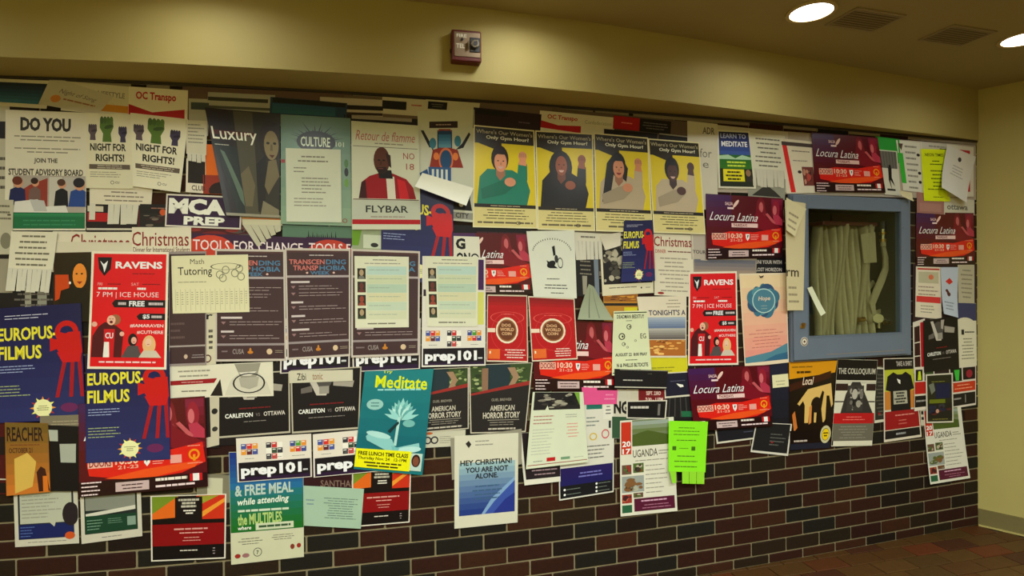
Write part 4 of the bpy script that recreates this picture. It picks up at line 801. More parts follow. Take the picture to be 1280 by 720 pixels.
s = S('curled pale blue handbill with a red drawing under the right party poster', [(1176, 334), (1198, 334), (1198, 378), (1190, 399), (1177, 393)][:4] and [(1176, 334), (1198, 334), (1195, 397), (1177, 392)], (178, 186, 196), 'handbill', curl=(.012, 0, 0)); s.P([(.25, .3), (.5, .22), (.7, .3), (.5, .36)], (190, 60, 50)).PH(.2, .42, .6, .62, [(178, 186, 196), (120, 60, 40), (90, 50, 40)], 5, .2).LN(.1, .7, .8, .9, 3, (130, 136, 146)).build(.004)

# middle rows
s = S('dark sheet behind the left edge, above the leftmost film festival poster', [(-8, 315), (70, 315), (70, 400), (-8, 400)], (34, 28, 28), 'poster'); s.R(.05, .1, .3, .6, (150, 144, 126)).R(.5, .5, .6, .95, (150, 148, 132)).R(.7, .5, .85, .95, (140, 140, 126)).LN(.3, .5, .98, .98, 6, (110, 104, 96)).build()
s = S('white Christmas dinner flyer cut off below its red heading', [(66, 289), (166, 290), (166, 340), (66, 340)], (206, 200, 180), 'flyer', group='Christmas dinner flyers'); s.T('Christmas', .22, .06, .96, .5, (140, 44, 34), .0).build()
s = S('blank white sheet covering the lower half of the left red Christmas heading', [(64, 302), (168, 303), (168, 340), (64, 340)], (200, 194, 174), 'sheet'); s.build()
s = S('white Christmas dinner flyer with its whole red heading, above the tutoring notice', [(165, 284), (239, 284), (239, 340), (165, 340)], (208, 202, 182), 'flyer', group='Christmas dinner flyers'); s.T('Christmas', .0, .1, .96, .42, (140, 44, 34), .005).T('Dinner for International Students', .02, .44, .98, .56, (110, 70, 60), .01).build()
s = S('tall white notice with grey lines and tear-off tabs at the left edge', [(14, 289), (72, 290), (66, 338), (10, 336)], (206, 202, 182), 'notice'); s.LN(.1, .05, .9, .95, 6, (120, 116, 100)).build(); s.tabs(.0, .98, .97, 1.58, 9)
s = S('portrait photograph of a dark haired woman on orange, left of the red hockey poster', [(67, 316), (114, 315), (113, 402), (67, 402)], (60, 34, 24), 'poster', gloss=True); s.R(.04, .02, 1, 1, (44, 28, 22)); s.P([(.04, .32), (.45, .32), (.4, .6), (.04, .7)], (190, 76, 30)); s.E(.68, .34, .28, .22, (36, 22, 20)); s.E(.7, .34, .19, .18, (214, 140, 60)); s.E(.62, .31, .03, .012, (40, 24, 20)); s.E(.76, .31, .03, .012, (40, 24, 20)); s.P([(.62, .42), (.78, .42), (.7, .46)], (150, 40, 30)); s.P([(.04, 1), (.2, .55), (.5, .5), (.86, .52), (1, .7), (1, 1)], (26, 18, 20)); s.E(.44, .44, .03, .02, (220, 220, 210)); s.build()
s = S('dull purple week poster left of the tutoring sheet, mostly covered', [(211, 315), (258, 314), (258, 456), (211, 458)], (150, 140, 136), 'poster', group='dull purple week posters'); s.R(.02, .02, .97, .98, (76, 56, 56)).R(.02, .82, .97, .835, (160, 150, 146)).LN(.05, .6, .5, .78, 3, (104, 84, 82), 'l').E(.45, .92, .05, .02, (190, 170, 150)).LN(.6, .9, .95, .94, 2, (160, 150, 150)).build()
s = S('thin white strip lettered sideways between two dull purple posters', [(256, 330), (270, 330), (270, 455), (257, 456)], (196, 190, 168), 'flyer'); s.T('r', .1, .5, .7, .55, K, .02).LN(.2, .64, .8, .86, 4, (70, 64, 60), w=.5).O(.2, .94, .35, .04, .3, (90, 30, 30)).build()
s = S('exam preparation sheet, its white name half covered, under the second purple week poster', [(351, 398), (438, 398), (437, 463), (350, 467)], (206, 200, 190), 'flyer', group='book pile handbills'); prep(s).build()
s = S('exam preparation sheet, its white name half covered, under the third purple week poster', [(439, 398), (526, 398), (525, 461), (441, 465)], (206, 200, 190), 'flyer', group='book pile handbills'); prep(s).build()
s = S('dull purple week poster right behind the tutoring sheet', [(269, 311), (356, 312), (358, 451), (269, 452)], (190, 182, 172), 'poster', group='dull purple week posters'); tweek(s).build()
s = S('dull purple week poster with its whole heading readable', [(356, 310), (438, 311), (438, 445), (359, 450)], (190, 182, 172), 'poster', group='dull purple week posters'); tweek(s).build()
s = S('dull purple week poster under the first face list', [(439, 311), (525, 314), (524, 444), (439, 447)], (190, 182, 172), 'poster', group='dull purple week posters'); tweek(s).build()
s = S('white sheet with big black G and ON behind the second face list', [(566, 292), (601, 295), (602, 340), (566, 338)], (206, 204, 188), 'sheet'); s.T('G', .1, .08, .48, .4, K, .05).T('ON', .1, .46, .6, .72, K, .04).O(.8, .62, .16, .14, .3, (40, 40, 40)).P([(.86, .0), (1, .2), (.9, .4)], (130, 150, 40)).build()
s = S('black strip poster between the green sweater gym poster and the red party poster', [(566, 281), (664, 285), (662, 300), (566, 298)], (26, 20, 22), 'poster'); s.LN(.3, .3, .9, .7, 1, (80, 40, 44)).build()
s = S('red salsa party poster right of the letter G sheet', [(562, 291), (660, 292), (667, 368), (562, 367)], MAR, 'poster', group=LQ, gloss=True); locura(s).build()
# redo above the party poster
s = S('white handbill corner with a big black G over the red party poster', [(567, 295), (599, 296), (601, 335), (567, 334)], (206, 204, 188), 'handbill'); s.T('G', .08, .06, .45, .42, K, .05).T('ON', .1, .52, .62, .86, K, .04).O(.8, .7, .16, .16, .3, (40, 40, 40)).build()
s = S('exam preparation handbill with three book piles and purple top, under the second face list', [(528, 320), (607, 322), (607, 457), (527, 459)], (206, 202, 192), 'handbill', group='book pile handbills'); s.R(.84, .02, .97, .3, (74, 34, 90)).R(.86, .32, .97, .62, (196, 196, 110)).R(.02, .3, .1, .36, (60, 40, 60)); prep(s, .62).build()
s = S('white sheet with four small portraits and striped rows, left one of two', [(443, 320), (511, 321), (511, 409), (444, 410)], (204, 204, 182), 'notice', group='face lists'); facelist(s).build()
s = S('white sheet with four small portraits and striped rows, right one of two', [(531, 320), (598, 321), (597, 408), (534, 408)], (204, 204, 182), 'notice', group='face lists'); facelist(s).build()
s = S('cream tutoring notice with drawings and a fringe, over the purple posters', [(214, 320), (310, 318), (312, 390), (216, 392)], (208, 204, 172), 'notice')
s.T('Math', .24, .06, .42, .15, (90, 86, 70)).T('Tutoring', .08, .2, .52, .38, (40, 38, 32), .005).LN(.06, .44, .46, .48, 1, (150, 146, 120)); s.O(.7, .2, .2, .06, .1, (110, 108, 90))
for x, y in ((.62, .34), (.7, .26), (.82, .32), (.9, .38), (.66, .4), (.88, .24)): s.O(x, y, .05, .07, .2, (130, 128, 108))
for i in range(15): s.R(.04+i*.064, .58, .043+i*.064, .96, (150, 146, 122)); s.LN(.05+i*.064, .62, .08+i*.064, .86, 6, (150, 146, 122), w=.3)
s.build()
s = S('leftmost film festival poster, navy with a red film camera', [(-5, 386), (101, 379), (107, 524), (-4, 529)], NAVY, 'poster', group='film festival posters', gloss=True); europus(s); s.build()
s = S('film festival poster directly below the left red hockey poster', [(107, 443), (211, 438), (213, 574), (107, 579)], NAVY, 'poster', group='film festival posters', gloss=True)
europus(s)
FE2 = s
# central band
s = S('white sheet with a mustached face drawing, centre of the wall', [(658, 289), (718, 288), (721, 373), (667, 371)], (204, 206, 192), 'flyer')
for i in range(22):
    a = PI+.25+i*(PI-.5)/21; s.R(.5+.42*math.cos(a)-.008, .34+.22*math.sin(a)-.012, .5+.42*math.cos(a)+.008, .34+.22*math.sin(a)+.012, (90, 90, 84), a+PI/2)
s.P([(.5, .24), (.56, .22), (.57, .36), (.52, .38)], (30, 30, 30)).E(.46, .5, .1, .05, (26, 26, 26), rot=-.3).E(.58, .42, .04, .06, (60, 60, 58)).P([(.36, .44), (.46, .48), (.6, .56), (.42, .56)], (26, 26, 26)).O(.66, .48, .06, .08, .2, (40, 40, 40)).LN(.3, .7, .66, .74, 1, (90, 90, 84)).LN(.16, .79, .9, .88, 2, (90, 90, 84)).LN(.3, .91, .8, .95, 1, (90, 90, 84)); ST = s
s = S('red salsa party poster behind the drawn comic flyer', [(667, 399), (768, 402), (771, 488), (667, 488)], MAR, 'poster', group=LQ, gloss=True); locura(s).build()
s = S('red coffee cup poster, left one of the pair', [(609, 368), (659, 369), (660, 453), (608, 452)], (206, 196, 176), 'poster', group='coffee cup posters'); coffee(s).build()
s = S('red coffee cup poster, right one of the pair', [(660, 370), (718, 373), (722, 449), (665, 452)], (206, 196, 176), 'poster', group='coffee cup posters'); coffee(s).build()
ST.build()
s = S('black and grey striped print right of the mustache drawing', [(717, 318), (748, 320), (750, 372), (720, 370)], (34, 30, 28), 'print'); s.LN(.1, .1, .8, .5, 4, (130, 124, 110)).R(.8, .0, .98, 1, (120, 130, 140)).P([(.3, .5), (.5, .5), (.45, .95), (.3, .95)], (150, 146, 130)).build()
s = S('small white notice with tabs right of the mustache drawing', [(716, 290), (753, 292), (753, 302), (717, 301)], (200, 196, 178), 'notice'); s.LN(.1, .2, .9, .8, 1, (120, 116, 104)).build(); s.tabs(.02, .98, .9, 3.2, 7)
s = S('black and white photo sheet of pebbles behind the small film festival poster', [(749, 292), (815, 293), (817, 366), (753, 370)], (204, 198, 172), 'sheet'); s.PH(.04, .03, .98, .82, [(38, 34, 32), (150, 144, 126), (84, 80, 70), (176, 170, 150), (60, 56, 50)], 110, .07).LN(.1, .86, .7, .9, 1, (110, 104, 84)).E(.76, .9, .015, .015, (40, 30, 30)).LN(.82, .88, .96, .92, 1, (130, 124, 104)).build()
s = S('folded blank paper flap left of the small film festival poster', [(750, 295), (776, 290), (775, 307), (756, 313)], (196, 190, 172), 'sheet', curl=(.008, 0, 0)); s.build()
s = S('small navy film festival poster under the gym posters', [(780, 276), (816, 275), (819, 351), (776, 353)], NAVY, 'poster', group='film festival posters', gloss=True); europus(s).build()
s = S('small Christmas dinner flyer below the rightmost gym poster', [(817, 292), (866, 294), (868, 371), (818, 369)], (206, 200, 180), 'flyer', group='Christmas dinner flyers'); s.T('Christmas', .0, .04, .96, .2, (140, 44, 34), .01).T('DINNER', .04, .25, .3, .31, (170, 60, 50), .01).LN(.34, .25, .96, .31, 1, (130, 90, 80)).LN(.1, .36, .9, .95, 9, (160, 152, 136)).E(.16, .96, .08, .02, (150, 50, 40)).build()
s = S('pale torn sheet with dark letters right of the small Christmas flyer', [(863, 292), (885, 293), (884, 326), (864, 324)], (176, 168, 156), 'sheet'); s.T('YOUR', .1, .62, .9, .76, (70, 60, 56), .02).build()
s = S('pale landscape print above the right red hockey poster', [(866, 321), (946, 323), (945, 350), (867, 348)], (150, 140, 126), 'print'); s.G(.02, .1, .98, .9, (110, 110, 120), (170, 150, 130), 5).build()
s = S('black notice with two white text lines below the left party poster', [(940, 320), (981, 321), (981, 344), (941, 344)], (28, 24, 30), 'notice'); s.T('UNI YOUR WITH', .1, .2, .9, .4, (190, 184, 176), .02).T('LOST HORIZON', .1, .6, .9, .8, (190, 184, 176), .02).build()
s = S('tall pale sheet marked rm beside the hose cabinet', [(981, 250), (1007, 254), (1004, 388), (984, 388)], (196, 186, 152), 'sheet'); s.T('rm', .0, .63, .7, .69, (60, 54, 44), .01).LN(.1, .76, .9, .95, 3, (150, 140, 116), 'l').build(.034)
s = S('angled cream slip hanging off the upper left corner of the hose cabinet', [(983, 247), (1008, 261), (992, 296), (981, 288)], (202, 194, 160), 'slip', curl=(.01, 0, 0)); s.LN(.1, .3, .9, .9, 3, (150, 140, 116)).build(.002)
s = S('yellow and brown band of a festival crowd print under the pebble photo', [(754, 366), (797, 366), (797, 402), (755, 402)], (176, 130, 50), 'print'); s.PH(.02, .05, .98, .3, [(150, 100, 40), (200, 150, 60), (100, 60, 30)], 16, .1).R(.0, .36, 1, .45, (40, 34, 30)).R(.6, .5, 1, .9, (196, 186, 40)).build()
s = S('plain yellow sheet under the seaside print', [(782, 440), (859, 444), (860, 469), (790, 477)], (196, 190, 44), 'sheet'); s.LN(.2, .5, .8, .8, 2, (150, 146, 40)).build()
s = S('sky and crowd print headed TONIGHTS beside the drawn comic flyer', [(796, 371), (858, 370), (858, 447), (806, 447)], (206, 198, 178), 'print'); s.LN(.55, .04, .9, .2, 3, (160, 150, 130)); s.T("TONIGHT'S A", .2, .22, .98, .31, (60, 56, 90), .02); s.G(.1, .34, .98, .52, (160, 170, 180), (110, 124, 150), 5); s.G(.1, .52, .98, .7, (170, 168, 160), (110, 104, 100), 5); s.PH(.1, .71, .98, .97, [(170, 110, 50), (210, 160, 90), (130, 76, 36), (220, 180, 110)], 24, .08); s.build()
s = S('cream drawn comic flyer with curled edges and black capitals', [(767, 389), (809, 388), (814, 467), (764, 469)], (200, 204, 172), 'flyer', curl=(.008, 0, 0)); s.R(.02, .02, .98, .035, (40, 40, 34)).T('DEADMAN BEDSTUY', .1, .06, .9, .12, (50, 50, 42), .02); s.LN(.3, .14, .6, .17, 1, (90, 90, 76))
for x, y, r in ((.45, .25, .07), (.25, .4, .09), (.3, .52, .05), (.62, .47, .03), (.4, .57, .03)): s.O(x, y, r, r*.6, .3, (60, 60, 50)); s.E(x+.02, y, r*.3, r*.2, (60, 60, 50))
s.T('EG', .76, .36, .92, .44, (60, 60, 50), .01).T('AUGUST 22  8:00 FRAY', .08, .66, .92, .71, (50, 50, 42), .03).LN(.3, .75, .7, .79, 1, (90, 90, 76)).T('N & PHILLIS BLTDCITE', .12, .82, .92, .88, (50, 50, 42), .03).LN(.4, .91, .76, .94, 1, (90, 90, 76)).R(.02, .96, .98, .975, (40, 40, 34)).build(.002)
s = S('cone of folded grey green paper right of the mustache drawing', [(736, 355), (742, 358), (765, 400), (720, 399)], (146, 152, 128), 'paper', curl=(.02, 0, 0)); s.R(.3, .1, .34, .95, (110, 116, 96)).R(.6, .1, .63, .95, (116, 122, 100)).build()
s = S('red hockey poster of cheering fans, the smaller one left of the watercolour poster', [(861, 340), (921, 339), (923, 456), (860, 457)], (214, 206, 190), 'poster', group='red hockey posters'); ravens(s).build()
s = S('pink and cream watercolour poster with a blue round stain', [(924, 342), (983, 341), (986, 453), (931, 459)], (214, 200, 176), 'poster')
s.G(.02, .02, .98, .96, (216, 196, 160), (214, 150, 136), 7)
for i in range(16):
    a = i*PI/8; s.E(.48+.2*math.cos(a), .3+.1*math.sin(a), .13+.04*math.sin(i*3), .08+.02*math.cos(i*2), ((70, 120, 140), (60, 90, 120), (90, 144, 156))[i % 3])
s.E(.48, .3, .24, .13, (84, 130, 146)).O(.48, .3, .25, .135, .08, (176, 200, 196)).T('Hope', .36, .25, .62, .31, (206, 190, 170), .02, .2).LN(.4, .34, .56, .4, 2, (140, 160, 160)); s.LN(.12, .6, .9, .82, 6, (186, 110, 104), w=.2); s.P([(.02, .96), (.02, .9), (.3, .88), (.6, .86), (.98, .78), (.98, .96)], (90, 136, 150)); s.P([(.4, .96), (.7, .9), (.98, .88), (.98, .96)], (60, 108, 136)); s.build(); s.part('pin', [(.4, .02), (.43, .035), (.5, .025), (.48, .045), (.42, .05)], (30, 26, 26), .001)
# party poster in the lower middle and what lies under it
s = S('black handbill with white text left of the navy bird handbill', [(768, 461), (835, 463), (833, 487), (768, 486)], (26, 22, 26), 'handbill'); s.R(.1, .02, 1, .04, (180, 176, 160)).LN(.16, .45, .6, .65, 1, (170, 166, 156), 'l').R(.0, .88, 1, .93, (190, 186, 170)).build()
s = S('white sheet with black ING letters beside the pink sheet', [(765, 486), (788, 487), (787, 548), (765, 548)], (190, 186, 170), 'sheet'); s.T('NG', .1, .24, .9, .5, K, .05).R(.0, .56, 1, 1, (60, 90, 66)).build()
s = S('maroon handbill with white date text above the wildlife trip flyer', [(783, 484), (832, 485), (831, 506), (784, 508)], (190, 184, 166), 'handbill'); s.R(.3, .04, 1, .96, (120, 26, 34)).T('SEPT. 23RD', .5, .2, .88, .42, (220, 196, 186), .02).T('7:30 - 11PM', .48, .56, .94, .78, (220, 196, 186), .02).build()
s = S('black handbill with a white outline above the wildlife trip flyer', [(783, 501), (834, 500), (832, 524), (783, 523)], (200, 196, 180), 'handbill'); s.R(.03, .06, .97, .94, (24, 20, 22)).LN(.1, .25, .6, .5, 1, (190, 186, 176), 'l', .5).R(.78, .2, .84, .8, (120, 116, 110)).build()
s = S('black print with teal foot above the lime notice', [(832, 494), (864, 494), (868, 524), (833, 524)], (34, 32, 34), 'print')
for i in range(4): s.P([(.15+i*.2, .05), (.18+i*.2, .05), (.1+i*.22, .9), (.07+i*.22, .9)], (80, 78, 76))
s.R(.55, .66, 1, .9, (40, 110, 76)).build()
s = S('navy handbill with a small white bird, above the lime notice', [(830, 466), (863, 464), (864, 495), (831, 498)], (200, 196, 180), 'handbill'); s.R(.04, .04, 1, .93, (34, 32, 54)).LN(.1, .3, .9, .4, 1, (90, 90, 110)).P([(.45, .45), (.7, .52), (.72, .6), (.6, .62), (.52, .55)], (220, 216, 206)).build()
s = S('small dark landscape handbill below the lower right party poster', [(893, 531), (957, 528), (956, 547), (896, 555)], (196, 192, 176), 'handbill'); s.R(.03, .03, .97, .9, (30, 30, 40)).LN(.5, .4, .8, .6, 1, (80, 84, 100)).build()
s = S('navy poster behind the yellow crowd poster', [(962, 455), (994, 453), (992, 545), (962, 545)], (30, 34, 54), 'poster'); s.G(.0, .0, 1, 1, (34, 38, 60), (26, 26, 36), 4).build()
s = S('tilted dark handbill with a white outline below the lower right party poster', [(945, 528), (990, 530), (985, 570), (938, 565)], (200, 196, 184), 'handbill'); s.R(.03, .02, .96, .93, (34, 34, 36)).LN(.45, .3, .9, .75, 4, (96, 96, 92), 'l').E(.52, .62, .03, .03, (150, 30, 34)).build()
s = S('red salsa party poster low right, above the lime notice', [(859, 461), (962, 456), (965, 532), (867, 539)], MAR, 'poster', group=LQ, gloss=True, curl=(.006, 0, 0)); locura(s).build(.003)
s = S('small cream slip pinned right of the low right party poster', [(965, 469), (985, 467), (986, 483), (966, 485)], (210, 206, 170), 'slip'); s.LN(.2, .4, .8, .9, 2, (170, 166, 136)).build()

# lower right group
s = S('crowd poster with yellow top and raised hands, bottom left of the hose cabinet', [(986, 452), (1047, 450), (1037, 560), (987, 563)], (36, 22, 20), 'poster', gloss=True)
s.P([(.0, .0), (1, .0), (.97, .14), (.0, .2)], (206, 150, 30)); s.LN(.06, .04, .8, .09, 1, (150, 110, 24), 'l'); s.LN(.16, .1, .7, .15, 1, (80, 56, 16), 'l', .5); s.P([(.0, .26), (.88, .12), (.88, .2), (.0, .34)], (70, 34, 24)); s.T('Local', .28, .18, .52, .27, (220, 200, 180), .01, .3)
s.P([(.15, .5), (.4, .32), (.9, .26), (.98, .5), (.8, .7), (.3, .7)], (206, 176, 110)); 
for pts in (((.6, .95), (.62, .5), (.72, .34), (.76, .36), (.72, .55), (.86, .95)), ((.1, .95), (.2, .52), (.3, .45), (.34, .5), (.34, .95)), ((.4, .95), (.44, .6), (.5, .48), (.56, .56), (.56, .95)), ((.84, .9), (.82, .4), (.88, .4), (.98, .6), (.98, .9))): s.P(pts, (34, 18, 16))
s.E(.15, .56, .1, .08, (34, 20, 18)).E(.6, .5, .12, .09, (36, 20, 18)).P([(.06, .6), (.12, .56), (.18, .75), (.1, .8)], (190, 120, 60)).P([(.44, .52), (.5, .5), (.5, .7), (.44, .72)], (200, 140, 80)); s.R(.0, .78, 1, .9, (26, 16, 18)); s.LN(.1, .88, .6, .92, 1, (180, 170, 160), 'l', .5); s.R(.0, .93, 1, 1, (40, 44, 60)); s.O(.86, .84, .13, .1, .3, (190, 186, 150)); s.E(.86, .84, .085, .065, (220, 190, 30)); s.LN(.8, .81, .92, .87, 2, (70, 50, 20), w=.5); s.build()
s = S('narrow dark grey text handbill right of the queen poster', [(1093, 459), (1112, 460), (1113, 526), (1093, 529)], (196, 192, 176), 'handbill'); s.R(.04, .03, .93, .95, (52, 50, 46)).LN(.1, .1, .85, .9, 12, (100, 96, 86)).E(.3, .84, .08, .02, (150, 30, 40)).build()
s = S('black, white and red poster of a crowned figure with a grey text block', [(1047, 449), (1097, 450), (1090, 557), (1039, 558)], (204, 200, 180), 'poster'); s.R(.0, .0, 1, .24, (28, 20, 20)).T('THE COLLOQUIUM', .04, .1, .96, .18, (190, 186, 170), .02); s.R(.0, .25, 1, .28, (190, 186, 170))
s.R(.0, .28, .3, .36, (60, 40, 36)).R(.76, .28, 1, .36, (60, 40, 36)).R(.0, .48, 1, .495, (60, 50, 46)); s.P([(.16, .62), (.26, .4), (.4, .26), (.6, .26), (.74, .4), (.96, .62)], (60, 56, 54)); s.PH(.3, .3, .7, .6, [(70, 66, 62), (160, 156, 144), (40, 36, 36), (120, 116, 108)], 26, .12); s.E(.48, .4, .07, .06, (176, 172, 160)); s.R(.0, .62, 1, .74, (176, 28, 34)); s.LN(.2, .65, .8, .71, 2, (210, 120, 110)); s.R(.0, .74, 1, .94, (112, 108, 94)); s.LN(.1, .76, .9, .92, 5, (140, 136, 122)); s.R(.0, .94, .04, .99, (30, 30, 30)); s.build()
s = S('poster of a black printed shirt over a red foot, below the hose cabinet', [(1104, 448), (1143, 447), (1152, 546), (1105, 553)], (204, 196, 178), 'poster')
s.R(.03, .01, .97, .14, (30, 20, 22)); s.T('TAKE A SHIRT', .4, .04, .9, .1, (190, 184, 176), .02); s.R(.03, .14, .97, .6, (176, 180, 60)); s.R(.03, .4, .97, .62, (190, 130, 60)); s.P([(.06, .38), (.12, .22), (.3, .17), (.42, .2), (.56, .2), (.68, .17), (.84, .22), (.9, .38), (.78, .4), (.76, .66), (.2, .66), (.2, .4)], (26, 24, 30)); s.P([(.4, .25), (.5, .27), (.5, .32), (.44, .3)], (220, 216, 206)); s.R(.28, .4, .68, .56, (170, 168, 150)); s.LN(.3, .41, .66, .55, 4, (60, 58, 54), w=.6); s.R(.03, .64, .97, .86, (150, 24, 32)); s.LN(.2, .67, .96, .72, 1, (200, 130, 120)); s.LN(.36, .74, .66, .82, 2, (190, 110, 100)); s.R(.03, .87, .97, .97, (30, 26, 30)); s.LN(.3, .89, .6, .95, 1, (150, 150, 150), w=.4); s.build()
s = S('white rimmed red strip sheets left of the hockey poster near the corner', [(1141, 403), (1156, 398), (1158, 466), (1142, 467)], (200, 194, 180), 'sheet'); s.R(.1, .1, .55, .95, (60, 24, 26)).R(.6, .05, .98, .98, (176, 30, 44)).R(.1, .4, .55, .42, (200, 194, 180)).R(.1, .66, .55, .68, (200, 194, 180)).build()
s = S('product sheet with a yellow bottle and red band left of the dark beer poster', [(1143, 459), (1168, 458), (1168, 511), (1143, 514)], (206, 198, 184), 'flyer'); s.R(.06, .06, .4, .32, (30, 28, 26)).P([(.2, .1), (.3, .1), (.34, .3), (.16, .3)], (190, 206, 40)).R(.5, .06, .95, .32, (60, 80, 40)).R(.02, .34, .98, .62, (176, 34, 32)).R(.02, .66, .98, .92, (30, 24, 26)).LN(.08, .74, .9, .82, 1, (150, 146, 140), w=.5).build()
s = S('small white and black strips under the dark beer poster', [(1150, 508), (1172, 508), (1172, 532), (1151, 532)], (190, 184, 164), 'sheet'); s.R(.05, .25, .95, .42, (36, 32, 32)).R(.05, .55, .95, .7, (40, 34, 34)).build()
s = S('travel programme flyer with photos and a purple box near the right corner', [(1154, 512), (1201, 508), (1211, 597), (1161, 605)], (206, 204, 190), 'flyer', group='travel programme flyers', curl=(.008, 0, 0))
def trip(s):
    s.R(.02, .02, .2, .36, (186, 60, 34)); s.R(.22, .0, .9, .28, (120, 130, 100)); s.G(.22, .02, .9, .14, (150, 160, 150), (110, 124, 80), 3); s.P([(.22, .28), (.22, .16), (.5, .12), (.9, .18), (.9, .28)], (84, 100, 44)); s.T('20', .04, .22, .19, .28, (235, 228, 214), .03); s.T('17', .04, .3, .19, .355, (235, 228, 214), .03)
    s.T('UGANDA', .23, .32, .68, .4, (84, 78, 66), .01, 0, -.005); s.LN(.7, .33, .92, .39, 2, (130, 126, 110), 'l'); s.LN(.24, .42, .9, .45, 1, (150, 146, 130))
    q = [(110, 84, 70), (150, 60, 50), (90, 110, 60), (180, 170, 150), (70, 60, 50)]
    s.PH(.03, .47, .2, .57, q, 8, .25); s.PH(.23, .46, .42, .56, q[2:]+[(120, 90, 50)], 8, .25); s.PH(.03, .59, .42, .76, [(150, 156, 150), (100, 110, 60), (130, 96, 60), (170, 170, 150)], 12, .2); s.PH(.03, .78, .2, .87, [(150, 60, 50), (180, 110, 80), (80, 40, 40)], 8, .25); s.PH(.23, .77, .4, .82, q, 6, .25); s.R(.03, .89, .2, .97, (50, 100, 70))
    s.LN(.45, .47, .95, .8, 7, (150, 146, 132), 'l', .2); s.R(.24, .83, .96, .965, (92, 24, 56)); s.LN(.34, .845, .84, .875, 1, (200, 160, 180), w=.5); s.LN(.36, .89, .9, .95, 2, (160, 110, 130))
    return s
trip(s).build()
s = S('product sheet of a green drink, orange red band and black band at the corner', [(1186, 459), (1220, 456), (1220, 506), (1190, 511)], (204, 196, 184), 'flyer'); s.R(.04, .04, .46, .36, (26, 26, 26)).P([(.18, .08), (.38, .08), (.34, .34), (.22, .34)], (70, 180, 70)).R(.5, .04, .97, .34, (40, 22, 26)).E(.74, .2, .12, .1, (150, 40, 60)).R(.03, .39, .97, .62, (186, 66, 34)).LN(.1, .42, .9, .58, 2, (226, 150, 120)).R(.03, .66, .97, .95, (34, 28, 30)).LN(.1, .74, .4, .82, 1, (150, 146, 140), w=.5).R(.55, .7, .58, .9, (150, 146, 140)).build()
s = S('dark olive and blue beer night poster left of the corner', [(1157, 468), (1191, 466), (1192, 528), (1158, 529)], (196, 192, 176), 'poster'); s.R(.05, .03, .95, .97, (46, 46, 30)).R(.35, .2, .9, .5, (30, 36, 74)).P([(.1, .22), (.28, .18), (.34, .34), (.2, .42)], (120, 124, 110)).R(.12, .52, .7, .6, (110, 120, 30)).PH(.05, .6, .95, .9, [(36, 34, 30), (60, 60, 66), (90, 40, 40), (40, 44, 70)], 10, .15).E(.4, .76, .06, .04, (190, 150, 130)).LN(.1, .14, .8, .18, 1, (130, 130, 60)).LN(.1, .9, .9, .95, 1, (130, 120, 60)).build()
s = S('black hockey match poster near the right corner', [(1154, 401), (1197, 394), (1199, 460), (1155, 466)], (32, 26, 26), 'poster', group='hockey match posters'); carleton(s).build()

# lower left and centre
s = S('cropped dark red poster at the left edge below the leftmost film festival poster', [(-12, 528), (7, 528), (8, 618), (-12, 618)], (84, 18, 22), 'poster'); s.R(.0, .78, 1, .8, (180, 174, 160)).R(.0, .84, 1, .98, (30, 20, 20)).R(.0, .2, 1, .45, (40, 24, 24)).build()
s = S('grey strip notice below the leftmost film festival poster', [(50, 520), (108, 518), (107, 537), (50, 539)], (128, 120, 100), 'notice'); s.LN(.2, .3, .9, .7, 2, (160, 150, 126)).build()
s = S('black poster with paper scraps on it right of the orange thriller poster', [(52, 531), (105, 533), (103, 614), (56, 614)], (22, 16, 16), 'poster'); s.build(); s.part('paper_scrap', [(.16, .07), (.38, .07), (.38, .24), (.18, .24)], (176, 180, 164), .0008); s.part('paper_scrap', [(.42, .28), (.82, .27), (.82, .56), (.44, .56)], (170, 174, 158), .0012)
s = S('white sheet with a blue chat bubble print, lowest on the left', [(17, 617), (97, 612), (99, 679), (19, 684)], (190, 186, 170), 'sheet'); s.R(.06, .02, .93, .87, (44, 50, 60)).R(.09, .0, .9, .58, (176, 178, 160)); s.LN(.12, .04, .8, .5, 7, (150, 150, 136), 'l'); s.R(.07, .6, .92, .86, (26, 40, 96)); s.P([(.55, .58), (.62, .66), (.64, .58)], (176, 178, 160)); s.E(.88, .44, .13, .22, (46, 36, 40)); s.LN(.09, .62, .35, .84, 4, (90, 110, 160), 'l', .3); s.E(.86, .84, .08, .07, (190, 90, 40)); s.LN(.2, .91, .8, .95, 1, (130, 126, 120)); s.build()
s = S('white sheet with a dark green foot, lowest row, second from the left', [(100, 612), (176, 610), (178, 670), (102, 680)], (190, 186, 170), 'sheet'); s.R(.06, .05, .93, .84, (40, 50, 46)).R(.08, .0, .9, .4, (136, 138, 126)); s.P([(.08, .46), (.9, .34), (.9, .42), (.08, .52)], (196, 194, 180)); s.R(.07, .5, .92, .83, (26, 70, 48)); s.LN(.1, .56, .36, .78, 4, (120, 150, 130), 'l', .3); s.LN(.44, .56, .74, .68, 3, (110, 140, 120), 'l', .3); s.R(.76, .56, .9, .74, (130, 150, 136)); s.LN(.2, .9, .8, .95, 1, (130, 126, 120)); s.build()
s = S('dark poster behind the big red party poster, lower left', [(206, 490), (275, 488), (274, 560), (206, 560)], (26, 18, 18), 'poster'); s.R(.1, .03, .24, .12, (150, 130, 126)).build()
s = S('white scrap with black marks left of the two hockey match posters', [(254, 497), (274, 495), (274, 556), (257, 560)], (186, 180, 160), 'sheet'); s.E(.7, .3, .2, .06, (40, 38, 36)).R(.0, .0, .4, .8, (40, 22, 24)).E(.7, .66, .2, .05, (60, 58, 54)).build()
s = S('pale crumpled sheet between the orange green poster and the blue meal poster', [(246, 592), (290, 594), (289, 628), (246, 632)], (128, 124, 104), 'sheet'); s.R(.3, .12, .74, .75, (186, 184, 160)).build()
